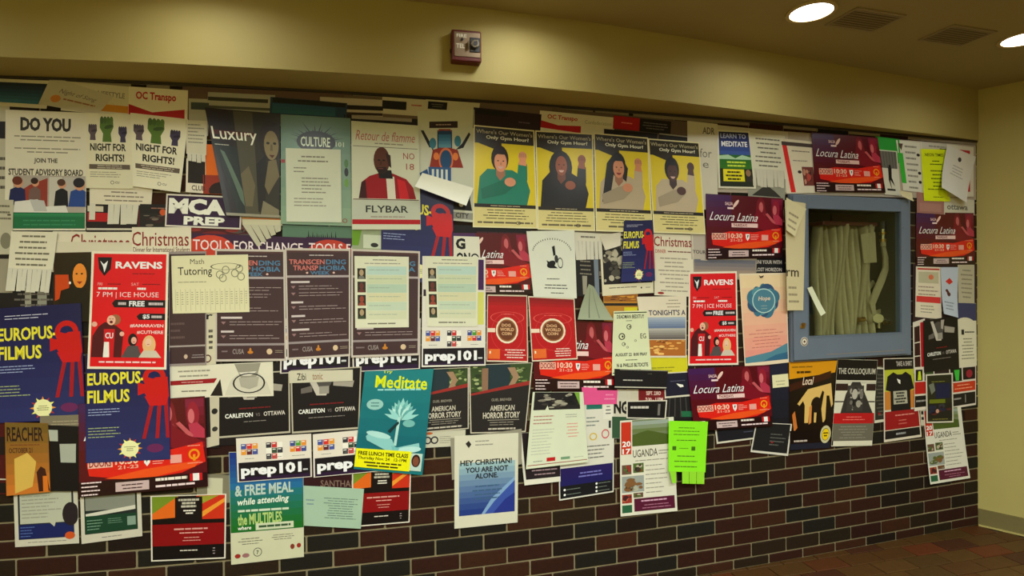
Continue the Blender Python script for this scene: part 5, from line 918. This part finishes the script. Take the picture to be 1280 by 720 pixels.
s = S('small red, orange and green event poster, bottom left', [(188, 620), (283, 617), (282, 698), (189, 702)], (206, 200, 186), 'poster', group='red orange green event posters', gloss=True); rasta(s).build()
s = S('big red salsa party poster low on the left behind the film festival poster', [(98, 505), (256, 495), (260, 608), (99, 622)], MAR, 'poster', group=LQ, gloss=True); locura(s).build()
FE2.build()
s = S('orange film poster with black title REACHER, lower left', [(6, 528), (60, 529), (63, 615), (8, 620)], (150, 100, 40), 'poster'); s.G(.0, .0, 1, 1, (120, 96, 40), (190, 120, 50), 7); s.T('REACHER', .04, .06, .88, .26, (50, 26, 20), .02); s.LN(.1, .29, .8, .33, 1, (120, 70, 40)); s.T('OCTOBER 21', .08, .35, .62, .42, (84, 44, 26), .02); s.P([(.2, .5), (.5, .42), (.7, .55), (.6, .9), (.2, .98)], (200, 170, 90)); s.P([(.74, .98), (.7, .7), (.8, .62), (.9, .66), (1, .98)], (70, 34, 20)); s.P([(.84, .98), (.84, .76), (.94, .76), (.96, .98)], (200, 120, 40)); s.build()
s = S('red hockey poster of cheering fans, the large one at the left', [(115, 314), (211, 315), (208, 462), (109, 461)], (220, 210, 192), 'poster', group='red hockey posters'); ravens(s).build()
s = S('black hockey match poster directly under the chin portrait sheet', [(272, 468), (362, 463), (363, 541), (272, 548)], (176, 170, 152), 'poster', group='hockey match posters'); carleton(s).build()
s = S('black hockey match poster left of the teal meditation poster', [(363, 463), (452, 458), (449, 536), (365, 542)], (176, 170, 152), 'poster', group='hockey match posters'); carleton(s).build()
s = S('white strip over the top of the right hockey match poster', [(361, 464), (441, 462), (441, 476), (362, 479)], (192, 188, 168), 'sheet'); s.T('Zibi', .12, .2, .26, .8, (60, 58, 50), .01).T('tonic', .36, .2, .52, .8, (150, 120, 90), .01).build()
s = S('white sheet with a grey portrait cropped to chin and collar, and a red band', [(212, 458), (341, 452), (342, 495), (213, 498)], (206, 202, 184), 'poster'); s.LN(.06, .1, .4, .4, 2, (150, 146, 130)); s.P([(.0, .46), (.45, .42), (.42, .56), (.0, .6)], (150, 24, 34)); s.LN(.06, .49, .36, .54, 1, (220, 190, 180)); s.P([(.38, .95), (.48, .45), (.5, .96)], (40, 30, 30)); s.LN(.05, .74, .4, .84, 1, (110, 106, 96)); s.P([(.52, .95), (.58, .5), (.66, .3), (.86, .3), (.94, .6), (.98, .95)], (196, 192, 176)); s.P([(.62, .02), (.88, .02), (.84, .4), (.76, .56), (.68, .44)], (150, 146, 132)); s.P([(.66, .28), (.84, .26), (.78, .38), (.7, .38)], (206, 202, 188)); s.O(.76, .6, .16, .3, .1, (40, 38, 36)); s.P([(.66, .44), (.86, .42), (.84, .7), (.76, .78), (.68, .7)], (168, 164, 150)); s.build()
s = S('dark maroon poster lettered SANTHARA behind the pale mint sheet', [(376, 582), (457, 580), (457, 640), (376, 640)], (58, 18, 26), 'poster'); s.T('SANTHARA', .3, .32, .92, .46, (130, 110, 96), .01, 0, .02).build()
s = S('small red, orange and green event poster under the teal meditation poster', [(440, 585), (514, 582), (512, 653), (440, 659)], (206, 200, 186), 'poster', group='red orange green event posters', gloss=True); rasta(s).build()
s = S('pale mint certificate sheet right of the blue meal poster', [(379, 607), (455, 611), (451, 661), (380, 657)], (158, 180, 160), 'sheet'); s.LN(.3, .25, .95, .8, 9, (110, 128, 116)); s.LN(.02, .3, .2, .5, 2, (120, 140, 150)).build()
s = S('blue and green lettered meal study poster hanging lowest in the left half', [(286, 565), (379, 564), (380, 603+93), (289, 706)], (190, 188, 166), 'poster')
s.G(.0, .0, 1, .34, (30, 60, 130), (40, 110, 150), 6); s.G(.0, .34, 1, .72, (36, 116, 120), (30, 110, 40), 6); s.T('& FREE MEAL', .07, .3, .86, .4, (176, 190, 180), .03, 0, -.02); s.T('while attending', .1, .42, .8, .5, (210, 216, 200), .02, .2, -.02); s.LN(.1, .51, .8, .55, 1, (190, 200, 180), w=.5); s.T('the MULTIPLES', .1, .56, .7, .66, (170, 190, 120), .03, 0, -.01); s.T('where', .1, .665, .28, .7, (220, 220, 206), .02, .2); s.R(.34, .65, .86, .71, (190, 196, 170)); s.LN(.36, .66, .84, .7, 1, (60, 90, 60), w=.5)
s.R(.0, .74, 1, 1, (190, 190, 164)); s.LN(.08, .77, .45, .84, 3, (120, 118, 100)); s.LN(.5, .76, .92, .82, 3, (120, 118, 100)); s.E(.09, .93, .04, .02, (150, 50, 40)); s.E(.2, .93, .05, .02, (150, 110, 110)); s.O(.36, .91, .06, .04, .15, (70, 70, 60)); s.T('7', .345, .895, .375, .93, K, .02); s.E(.84, .89, .03, .025, (130, 60, 40)); s.E(.93, .885, .03, .022, (150, 50, 40)); s.build()
s = S('exam preparation handbill with book piles below the left hockey match poster', [(295, 548), (389, 542), (390, 596), (297, 603)], (208, 202, 190), 'handbill', group='book pile handbills'); prep(s).build()
s = S('exam preparation handbill with book piles partly under the teal meditation poster', [(391, 543), (485, 534), (485, 588), (392, 597)], (208, 202, 190), 'handbill', group='book pile handbills'); prep(s).build()
s = S('dark television series poster partly under the teal meditation poster', [(515, 462), (586, 459), (586, 536), (515, 542)], (190, 184, 166), 'poster', group='dark series posters'); ahs(s).build()
s = S('white strip with a black loop sign below the left series poster', [(528, 540), (582, 537), (581, 557), (528, 560)], (186, 184, 166), 'sheet'); s.O(.12, .55, .09, .24, .35, (40, 30, 50)).O(.28, .55, .09, .24, .35, (40, 30, 50)).LN(.4, .3, .76, .8, 4, (140, 138, 122), 'l', .3).E(.14, .12, .1, .08, (180, 100, 50)).build()
s = S('pale grey sheet behind the HEY CHRISTIAN poster', [(563, 548), (652, 536), (652, 580), (565, 600)], (146, 142, 126), 'sheet'); s.build()
s = S('blue wave poster reading HEY CHRISTIAN YOU ARE NOT ALONE', [(568, 545), (648, 541), (647, 653), (568, 661)], (198, 196, 178), 'poster')
s.P([(.17, .09), (.22, .06), (.26, .1), (.22, .14)], (50, 48, 44)); s.LN(.32, .05, .62, .13, 2, (150, 148, 136), 'l'); s.G(.07, .3, .95, .87, (150, 176, 180), (40, 66, 130), 9); s.P([(.45, .87), (.62, .72), (.95, .52), (.95, .87)], (66, 90, 160)); s.P([(.42, .87), (.58, .7), (.95, .48), (.95, .52), (.62, .74), (.47, .87)], (130, 160, 190)); s.P([(.6, .87), (.8, .72), (.95, .66), (.95, .87)], (44, 60, 136))
s.T('HEY CHRISTIAN!', .09, .27, .9, .33, (34, 34, 36), .03); s.T('YOU ARE NOT', .17, .35, .84, .41, (34, 34, 36), .03); s.T('ALONE.', .32, .42, .68, .48, (34, 34, 36), .03); s.LN(.22, .54, .8, .72, 4, (70, 100, 130), w=.32); s.build()
s = S('teal lotus poster titled Meditate with a yellow lunch class box', [(456, 464), (542, 461), (528, 594), (442, 586)], (24, 122, 128), 'poster', gloss=True)
s.G(.0, .0, 1, .8, (28, 128, 132), (20, 110, 120), 5); s.T('Try', .26, .0, .4, .035, (206, 210, 40), .02); s.T('Meditate', .17, .045, .93, .17, (206, 214, 40), .02, 0, .03); s.LN(.14, .17, .92, .215, 1, (150, 200, 196), w=.35); s.E(.2, .34, .12, .055, (150, 190, 184)); s.LN(.13, .31, .27, .37, 2, (60, 120, 120)); LT = (170, 206, 200)
def petal(cx, cy, a, l, w, col):
    k = .66; dx, dy = math.cos(a), math.sin(a)
    s.P([(cx+l*t*dx-o*dy, cy+(l*t*dy+o*dx)*k) for t, o in ((0, 0), (.3, -w*.8), (.6, -w), (1, 0), (.6, w), (.3, w*.8))], col)
for i in range(7):
    a = -PI/2+(i-3)*.24; petal(.6, .47, a, .3-.02*abs(i-3), .045, ((120, 178, 176), (150, 200, 194))[i % 2])
for i in range(6):
    a = -PI/2+(i-2.5)*.3; petal(.6, .48, a, .22, .04, ((176, 212, 206), (104, 164, 164))[i % 2])
for a in (-2.8, -.34, -2.45, -.7): petal(.6, .49, a, .27, .03, (150, 200, 196))
s.P([(.55, .46), (.59, .46), (.57, .74), (.53, .74)], LT); s.E(.72, .52, .09, .035, (120, 176, 172)); s.P([(.42, .6), (.56, .5), (.58, .52), (.46, .62)], (20, 60, 66)); s.P([(.12, .66), (.2, .6), (.5, .68), (.56, .76), (.9, .7), (.92, .76), (.6, .84), (.4, .78), (.14, .7)], (140, 190, 188)); s.E(.3, .64, .18, .03, (170, 206, 202), rot=.12); s.E(.76, .77, .18, .03, (176, 210, 206), rot=-.08); s.P([(.5, .74), (.62, .76), (.56, .86)], (120, 180, 180)); s
s.R(.0, .785, .8, .975, (222, 216, 28)); s.T('FREE LUNCH TIME CLASS', .04, .81, .76, .85, (40, 34, 16), .03, 0, .0); s.T('Thursday Nov. 24   12-1PM', .04, .86, .74, .9, (60, 54, 20), .02); s.LN(.03, .905, .78, .965, 2, (70, 64, 24), w=.5)
s.R(.8, .8, .97, .965, (180, 200, 190)); s.E(.88, .87, .065, .06, (60, 30, 24)); s.E(.88, .875, .045, .045, (130, 84, 62)); s.build(.002)
s = S('dark television series poster above the HEY CHRISTIAN poster', [(586, 456), (666, 453), (657, 540), (588, 542)], (190, 184, 166), 'poster', group='dark series posters'); ahs(s).build()
s = S('black sheet with a curled white rim below the letter with a group photo', [(649, 541), (700, 540), (700, 601), (655, 606)], (200, 198, 184), 'sheet', curl=(.008, 0, 0)); s.R(.06, .0, 1, .9, (36, 24, 30)).LN(.2, .7, .95, .86, 2, (150, 130, 134)).build()
s = S('bright pink sheet under the red party poster in the middle', [(727, 484), (772, 485), (771, 505), (729, 506)], (206, 90, 140), 'sheet'); s.LN(.6, .3, .95, .8, 2, (226, 140, 170)).build()
s = S('white notice with a navy foot right of the group photo letter', [(697, 502), (768, 500), (767, 615), (699, 626)], (200, 198, 186), 'notice')
s.R(.5, .02, .78, .09, (40, 112, 100)); s.R(.8, .02, .98, .2, (206, 204, 192)); s.LN(.84, .05, .94, .16, 3, (80, 80, 76)); s.LN(.5, .16, .76, .28, 3, (120, 130, 124), 'l'); s.R(.9, .22, .94, .3, (40, 50, 50)); s.O(.62, .38, .07, .04, .3, (196, 170, 60)); s.O(.84, .36, .07, .05, .25, (190, 80, 90)); s.LN(.5, .46, .96, .62, 4, (120, 118, 110), 'l')
s.R(.02, .68, .98, .985, (30, 26, 92)); s.G(.02, .68, .98, .86, (44, 30, 96), (34, 30, 96), 3); s.LN(.26, .73, .88, .8, 2, (120, 120, 180), w=.4); s.R(.02, .86, .98, .985, (22, 24, 30))
for x, y in ((.1, .9), (.1, .95), (.68, .88), (.68, .92), (.68, .96)): s.E(x, y, .02, .012, (226, 224, 214)); s.LN(x+.04, y-.01, x+.3, y+.01, 1, (120, 130, 120), 'l')
s.build()
s = S('typed letter with a black and white group photo along its top', [(666, 490), (729, 490), (735, 577), (657, 586)], (198, 202, 180), 'letter', curl=(.006, 0, 0))
s.PH(.04, .0, .92, .24, [(40, 36, 36), (130, 124, 112), (70, 64, 60), (160, 156, 140), (30, 28, 28)], 34, .1); s.P([(.82, .0), (.92, .0), (.92, .2)], (120, 160, 60)); s.P([(.22, .3), (.3, .18), (.36, .3)], (198, 202, 180)); s.LN(.06, .3, .44, .44, 3, (170, 130, 120), 'l'); s.LN(.64, .3, .86, .36, 2, (150, 150, 140), 'l'); s.LN(.64, .42, .88, .64, 5, (200, 150, 140)); s.LN(.06, .48, .5, .84, 9, (170, 172, 158), 'l', .2); s.R(.32, .88, .46, .93, (176, 30, 34)); s.R(.55, .89, .7, .925, (120, 150, 120)); s.LN(.06, .9, .3, .93, 1, (130, 130, 120)); s.LN(.74, .9, .95, .92, 1, (150, 150, 140)); s.R(.02, .955, .98, .965, (150, 80, 76)); s.build(.002)
s = S('travel programme flyer headed 2017 in red, left of the lime notice', [(775, 526), (842, 521), (846, 638), (775, 645)], (204, 202, 186), 'flyer', group='travel programme flyers', curl=(.006, 0, 0)); trip(s).build()
s = S('lime green notice with a missing tear-off tab', [(836, 526), (885, 527), (881, 590), (835, 589)], (140, 214, 40), 'notice', curl=(.005, 0, 0)); s.LN(.12, .1, .8, .3, 3, (70, 110, 30), w=.2); s.LN(.12, .34, .8, .42, 1, (80, 120, 30), w=.2); s.R(.1, .5, .2, .58, (70, 110, 30)); s.R(.6, .5, .7, .58, (70, 110, 30)); s.LN(.24, .52, .56, .56, 1, (80, 120, 30)); s.LN(.12, .64, .8, .95, 3, (90, 136, 36), w=.2); s.build()
LM = (144, 216, 44)
s.part('tear_off_tab', [(.02, .985), (.09, 1.22), (.2, 1.22), (.2, .985)], LM, .0002)
for a, b in ((.36, .55), (.56, .75), (.76, .97)): s.part('tear_off_tab', [(a, .985), (a, 1.225), (b, 1.225), (b, .985)], LM, .0002)

# ------------------------------------------------------------------ fire hose cabinet
cx_ = (CX0+CX1)/2; cw = CX1-CX0; ch = CZ1-CZ0; cn = wall_n(cx_)
Bf = Matrix.Translation(Vector((cx_, wall_y(cx_), (CZ0+CZ1)/2))) @ Matrix.Rotation(math.atan2(cn.x, -cn.y), 4, 'Z')
root = bpy.data.objects.new('hose_cabinet', None); COL.objects.link(root); root.matrix_world = Bf
tag(root, 'blue grey metal fire hose cabinet with a glass door, set in the brick wall', 'cabinet')
def cpt(px, py, d):
    """mark on the photograph -> cabinet frame at depth d behind the brick face (negative = proud)"""
    inv = Bf.inverted(); o = inv @ CAM; v = (inv.to_3x3() @ sight(px, py)); t = (d-o.y)/v.y; return o+v*t
FD = -.035
w2, h2 = cw/2, ch/2
a = cpt(1010, 260, FD); b_ = cpt(1127, 416, FD)
wx0, wx1, wz1, wz0 = a.x, b_.x, (a.z+cpt(1124, 265, FD).z)/2, (b_.z+cpt(1012, 420, FD).z)/2
edge = cpt(1135, 300, FD).x
# body: box behind the door
bm = bmesh.new()
ox0, ox1, oz0, oz1 = -w2+.055, w2-.055, -h2+.055, h2-.055
for q in ((ox0-.006, ox0, 0, .2, oz0, oz1), (ox1, ox1+.006, 0, .2, oz0, oz1), (ox0, ox1, 0, .2, oz0-.006, oz0), (ox0, ox1, 0, .2, oz1, oz1+.006)): bx(bm, *q)
bx(bm, ox0-.006, ox1+.006, .2, .206, oz0-.006, oz1+.006)
bmobj('inside_box', bm, M_INDARK, root)
bm = bmesh.new()
for q in ((-w2, wx0), (wx1, w2)): bx(bm, q[0], q[1], FD+.012, -.002, -h2, h2)
bx(bm, wx0, wx1, FD+.012, -.002, -h2, wz0); bx(bm, wx0, wx1, FD+.012, -.002, wz1, h2)
bmobj('surround', bm, M_BLUE, root)
bm = bmesh.new(); dx = edge
for q in ((-w2+.006, wx0), (wx1, dx)): bx(bm, q[0], q[1], FD, FD+.011, -h2+.008, h2-.008, bev=.002)
bx(bm, wx0, wx1, FD, FD+.011, -h2+.008, wz0, bev=.002); bx(bm, wx0, wx1, FD, FD+.011, wz1, h2-.008, bev=.002)
door = bmobj('door_frame', bm, M_BLUE, root)
bm = bmesh.new(); bx(bm, wx0-.004, wx1+.004, FD+.011, FD+.015, wz0-.004, wz1+.004); bmobj('glass_pane', bm, M_GLASS, root)
bm = bmesh.new()
for q in ((wx0, wx1, wz0-.004, wz0), (wx0, wx1, wz1, wz1+.004)): bx(bm, q[0], q[1], FD-.002, FD, q[2], q[3])
for q in ((wx0-.004, wx0), (wx1, wx1+.004)): bx(bm, q[0], q[1], FD-.002, FD, wz0-.004, wz1+.004)
bmobj('glazing_bead', bm, M_BLUE, root)
bm = bmesh.new(); bx(bm, -w2+.2, w2-.06, FD-.0006, FD, -h2+.028, -h2+.031); bmobj('door_crease', bm, M_RAIL2, door)
p = cpt(1003.5, 405.5, FD-.002); bm = bmesh.new(); cyl(bm, (p.x, FD-.012, p.z), (p.x, FD, p.z), .009, n=14); bx(bm, p.x-.014, p.x+.014, FD-.004, FD, p.z-.02, p.z-.004, bev=.002)
bmobj('latch', bm, M_BRASS, root)
p = cpt(1005.5, 427, FD-.001); bm = bmesh.new(); cyl(bm, (p.x, FD-.0012, p.z), (p.x, FD, p.z), .022, n=24); st = bmobj('round_sticker', bm, M_WHITE, root)
bm = bmesh.new(); ring(bm, .015, .019, 0, .0004, 24); cyl(bm, (0, 0, 0), (0, 0, .0004), .006, n=10); o = bmobj('sticker_mark', bm, M_REDP, st, (p.x, FD-.0016, p.z)); o.rotation_euler = (PI/2, 0, 0)
bm = bmesh.new(); p = cpt(1129, 285, FD-.001); cyl(bm, (p.x, FD-.001, p.z), (p.x, FD, p.z), .002, n=8); bmobj('screw', bm, M_GAPSHADE_SCREW, root)
# red back panel and valve
D = .12
def crow(name, parts_, mt, parent, smooth=False):
    bm = bmesh.new(); parts_(bm); return bmobj(name, bm, mt, parent, smooth=smooth)
def world_thing(name, label, cat):
    r = bpy.data.objects.new(name, None); COL.objects.link(r); r.matrix_world = Bf @ Matrix.Translation((0, .1, oz0)); tag(r, label, cat); return r
def T_(v): return Vector(v)-Vector((0, .1, oz0))
hose = world_thing('fire_hose', 'flat beige canvas fire hose folded in long hanging loops behind the glass', 'hose')
xa, xb = cpt(1013, 330, D).x, cpt(1078, 330, D).x; top_z = cpt(1040, 282, D).z; bot = oz0+.012
nf = 13; rr = random.Random(5)
for i in range(nf):
    x = xa+(xb-xa)*(i+.5)/nf; wd = (xb-xa)/nf*.46
    bm = bmesh.new(); prev = None; n = 18; bow = rr.uniform(-.010, .010); yy = rr.uniform(-.012, .012)
    for j in range(n+1):
        t = j/n; z = top_z-(top_z-bot)*t; xx = x+bow*math.sin(t*PI)+(t-.25)*(-.022+.03*i/nf)*1.2; y = .085+yy+.022*math.sin(t*5+i)
        r = [bm.verts.new(T_((xx+wd*math.cos(q), y+.035*math.sin(q)*(1-.3*t), z))) for q in [k*PI/4 for k in range(8)]]
        if prev:
            for k in range(8): bm.faces.new((prev[k], prev[(k+1)%8], r[(k+1)%8], r[k]))
        else: bm.faces.new(r)
        prev = r
    bm.faces.new(prev[::-1]); bmobj('hose_fold', bm, M_HOSE, hose, smooth=True)
bm = bmesh.new(); bx(bm, xa-.006, xb+.006, .03, .13, top_z-.008, top_z+.012, Matrix.Translation(-Vector((0, .1, oz0))), bev=.003); bmobj('rack_bar', bm, M_REDP, hose)
def ribbon(bm, pts, w, th=.008, tw=None):
    prev = None
    for i, p in enumerate(pts):
        d = (Vector(pts[min(i+1, len(pts)-1)])-Vector(pts[max(i-1, 0)])).normalized(); sd = Vector((d.z, 0, -d.x)).normalized(); k = (tw[i] if tw else 1)
        nn = d.cross(sd).normalized(); P = T_(p)
        r = [bm.verts.new(P+sd*w*k*a+nn*th*b) for a, b in ((-.5, -.5), (.5, -.5), (.5, .5), (-.5, .5))]
        if prev:
            for k2 in range(4): bm.faces.new((prev[k2], prev[(k2+1)%4], r[(k2+1)%4], r[k2]))
        else: bm.faces.new(r)
        prev = r
    bm.faces.new(prev[::-1])
YH = .05
C_ = [cpt(x, y, YH) for x, y in ((1104, 308), (1107, 322), (1107, 336), (1102, 350), (1095, 366), (1090, 380), (1092, 392))]
bm = bmesh.new(); ribbon(bm, C_, .040, .01, [.5, .75, .85, 1, 1, .9, .6]); bmobj('free_end', bm, M_HOSE, hose)
C_ = [cpt(x, y, YH+.05) for x, y in ((1078, 300), (1076, 330), (1074, 360), (1076, 380), (1084, 394), (1094, 400))]
bm = bmesh.new(); ribbon(bm, C_, .022, .01); bmobj('side_loop', bm, M_HOSE, hose)
C_ = [cpt(x, y, YH+.06) for x, y in ((1092, 352), (1084, 362), (1082, 378), (1090, 392), (1102, 388), (1108, 370), (1104, 352))]
bm = bmesh.new(); ribbon(bm, C_, .024, .01); bmobj('lower_loop', bm, M_HOSE, hose)
noz = world_thing('hose_nozzle', 'chrome and brass hose coupling hanging at the top right behind the glass', 'nozzle')
pa, pb = T_(cpt(1103, 277, YH)), T_(cpt(1104, 308, YH)); dv = pb-pa
for k, (u, v, r, mt) in enumerate(((0, .3, .017, M_BLACK), (.3, .42, .013, M_CHROME), (.42, .52, .017, M_BRASS), (.52, .7, .012, M_CHROME), (.7, .82, .016, M_BRASS), (.82, 1, .013, M_HOSE))):
    bm = bmesh.new(); cyl(bm, pa+dv*u, pa+dv*v, r, n=16); bmobj(('nozzle_tip', 'neck', 'collar', 'barrel', 'coupling', 'hose_socket')[k], bm, mt, noz, smooth=False)
tg = world_thing('inspection_tag', 'blank beige card hanging behind the glass beside the folded hose', 'card')
q = [T_(cpt(x, y, .03)) for x, y in ((1076, 293), (1094, 290), (1096, 328), (1080, 329))]
bm = bmesh.new(); f = [bm.verts.new(p) for p in q]+[bm.verts.new(p+Vector((0, .002, 0))) for p in q]
for ii in ((0,1,2,3),(7,6,5,4),(0,4,5,1),(1,5,6,2),(2,6,7,3),(3,7,4,0)): bm.faces.new([f[i] for i in ii])
o = bmobj('card', bm, M_HOSE, tg)
q = T_(cpt(1085, 291, .03)); bm = bmesh.new(); cyl(bm, q, q+Vector((0, .0, .02)), .001, n=6); bmobj('string', bm, M_WHITE, tg)
vl = world_thing('standpipe_valve', 'brass and chrome angle valve at the bottom right behind the glass', 'valve')
def at_(x, y, d): return T_(cpt(x, y, d))
crow('pipe', lambda bm: (cyl(bm, at_(1106, 268, .16), at_(1106, 268, .16)+Vector((.0, 0, .04)), .02), cyl(bm, at_(1092, 404, .12), at_(1108, 402, .12), .02)), M_REDP, vl)
crow('valve_body', lambda bm: (cyl(bm, at_(1084, 402, .08), at_(1112, 399, .08), .017, .021), cyl(bm, at_(1098, 410, .08), at_(1098, 396, .08), .015)), M_CHROME, vl)
crow('hand_wheel', lambda bm: (cyl(bm, at_(1098, 398, .02), at_(1098, 398, .03), .024, n=20), cyl(bm, at_(1098, 398, .03), at_(1098, 398, .08), .006)), M_CHROME, vl)
crow('outlet_cap', lambda bm: (cyl(bm, at_(1072, 400, .05), at_(1080, 399, .05), .013), cyl(bm, at_(1106, 404, .05), at_(1112, 403, .05), .011)), M_BRASS, vl)
crow('chain', lambda bm: [cyl(bm, at_(1082+k*4, 400+3*math.sin(k), .04), at_(1085+k*4, 400+3*math.sin(k+1), .04), .003, n=6) for k in range(9)], M_CHROME, vl)
crow('hanger', lambda bm: cyl(bm, at_(1118, 414, .06), at_(1117, 398, .06), .009), M_CHROME, vl)
# back board seen red at the top of the cabinet
bm = bmesh.new(); bx(bm, cpt(1040, 300, .19).x, cpt(1100, 300, .19).x, .186, .199, -h2+.07, h2-.06); bmobj('red_back_plate', bm, M_INNER, root)
# slip dangling over the glass
s = S('narrow curled paper slip stuck across the lower left of the cabinet glass', [(1009, 360), (1015, 358), (1031, 391), (1025, 395)], (204, 206, 180), 'slip', curl=(.006, 0, 0)); s.build(.042)
s = S('cream sheet scrap curling at the upper right corner of the hose cabinet', [(1124, 238), (1140, 241), (1141, 252), (1127, 246)], (196, 188, 156), 'scrap', curl=(.006, 0, 0)); s.build(.036)

# ------------------------------------------------------------------ fire telephone jack on the bulkhead
def on_sof(px, py):
    d = sight(px, py); t = 1.0
    for _ in range(20):
        P = CAM+d*t; t += (sof_y(P.x)-P.y)/d.y
    return CAM+d*t
A, B, Cq, Dq = on_sof(563, 41), on_sof(601, 44), on_sof(599, 84), on_sof(562, 81)
cc = (A+B+Cq+Dq)/4; bw = ((B-A).length+(Cq-Dq).length)/2*.97; bh = ((A-Dq).length+(B-Cq).length)/2*.96
sl = (sof_y(cc.x+.05)-sof_y(cc.x-.05))/.1
root = bpy.data.objects.new('fire_alarm_station', None); COL.objects.link(root); root.location = (cc.x, sof_y(cc.x), cc.z); root.rotation_euler = (0, 0, math.atan(sl))
tag(root, 'brown red fire telephone box with a metal plate on the pale bulkhead', 'alarm box')
bm = bmesh.new(); bx(bm, -bw/2, bw/2, -.04, .002, -bh/2, bh/2, bev=.004); bmobj('housing', bm, M_REDP, root)
bm = bmesh.new(); bx(bm, -bw*.42, bw*.46, -.0425, -.0395, -bh*.36, bh*.42, bev=.001); pl = bmobj('front_plate', bm, M_PLATE, root)
def word(txt, x0, z0, x1, z1, y, mt, parent, b=.02):
    V, F = glyphs(txt, b); me = bpy.data.meshes.new('lettering'); me.from_pydata([(x0+u*(x1-x0), y, z0+v*(z1-z0)) for u, v in V], [], F); me.materials.append(mt); return link('lettering', me, parent)
word('FIRE', -bw*.34, bh*.24, -.0*bw, bh*.35, -.0432, M_WHITE, pl); word('TEL', -bw*.36, -bh*.1, -bw*.06, bh*.04, -.0432, M_WHITE, pl)
bm = bmesh.new(); cyl(bm, (-bw*.16, -.0475, bh*.17), (-bw*.16, -.0425, bh*.17), bw*.045, n=12); bmobj('indicator', bm, M_BLACK, root)
bm = bmesh.new(); bx(bm, bw*.1, bw*.45, -.046, -.0425, -bh*.2, bh*.26, bev=.001); bmobj('jack_plate', bm, M_BLACK, root)
bm = bmesh.new(); cyl(bm, (bw*.27, -.056, bh*.04), (bw*.27, -.046, bh*.04), bw*.13, bw*.15, n=20); bmobj('jack_ring', bm, M_CHROME, root)
bm = bmesh.new(); cyl(bm, (bw*.27, -.0575, bh*.04), (bw*.27, -.056, bh*.04), bw*.07, n=14); bmobj('jack_socket', bm, M_BLACK, root)
for z in (.12, -.05):
    bm = bmesh.new(); cyl(bm, (bw*.33, -.06, bh*z), (bw*.33, -.056, bh*z), bw*.035, n=10); bmobj('rivet', bm, M_CHROME, root)
bm = bmesh.new(); bx(bm, bw*.02, bw*.06, -.054, -.0425, -bh*.14, bh*.1, bev=.001); bmobj('lever', bm, M_CHROME, root)
bm = bmesh.new(); cyl(bm, (-bw*.5-.004, -.02, -bh*.14), (-bw*.5, -.02, -bh*.14), .008, n=12); bmobj('side_knob', bm, M_BLACK, root)
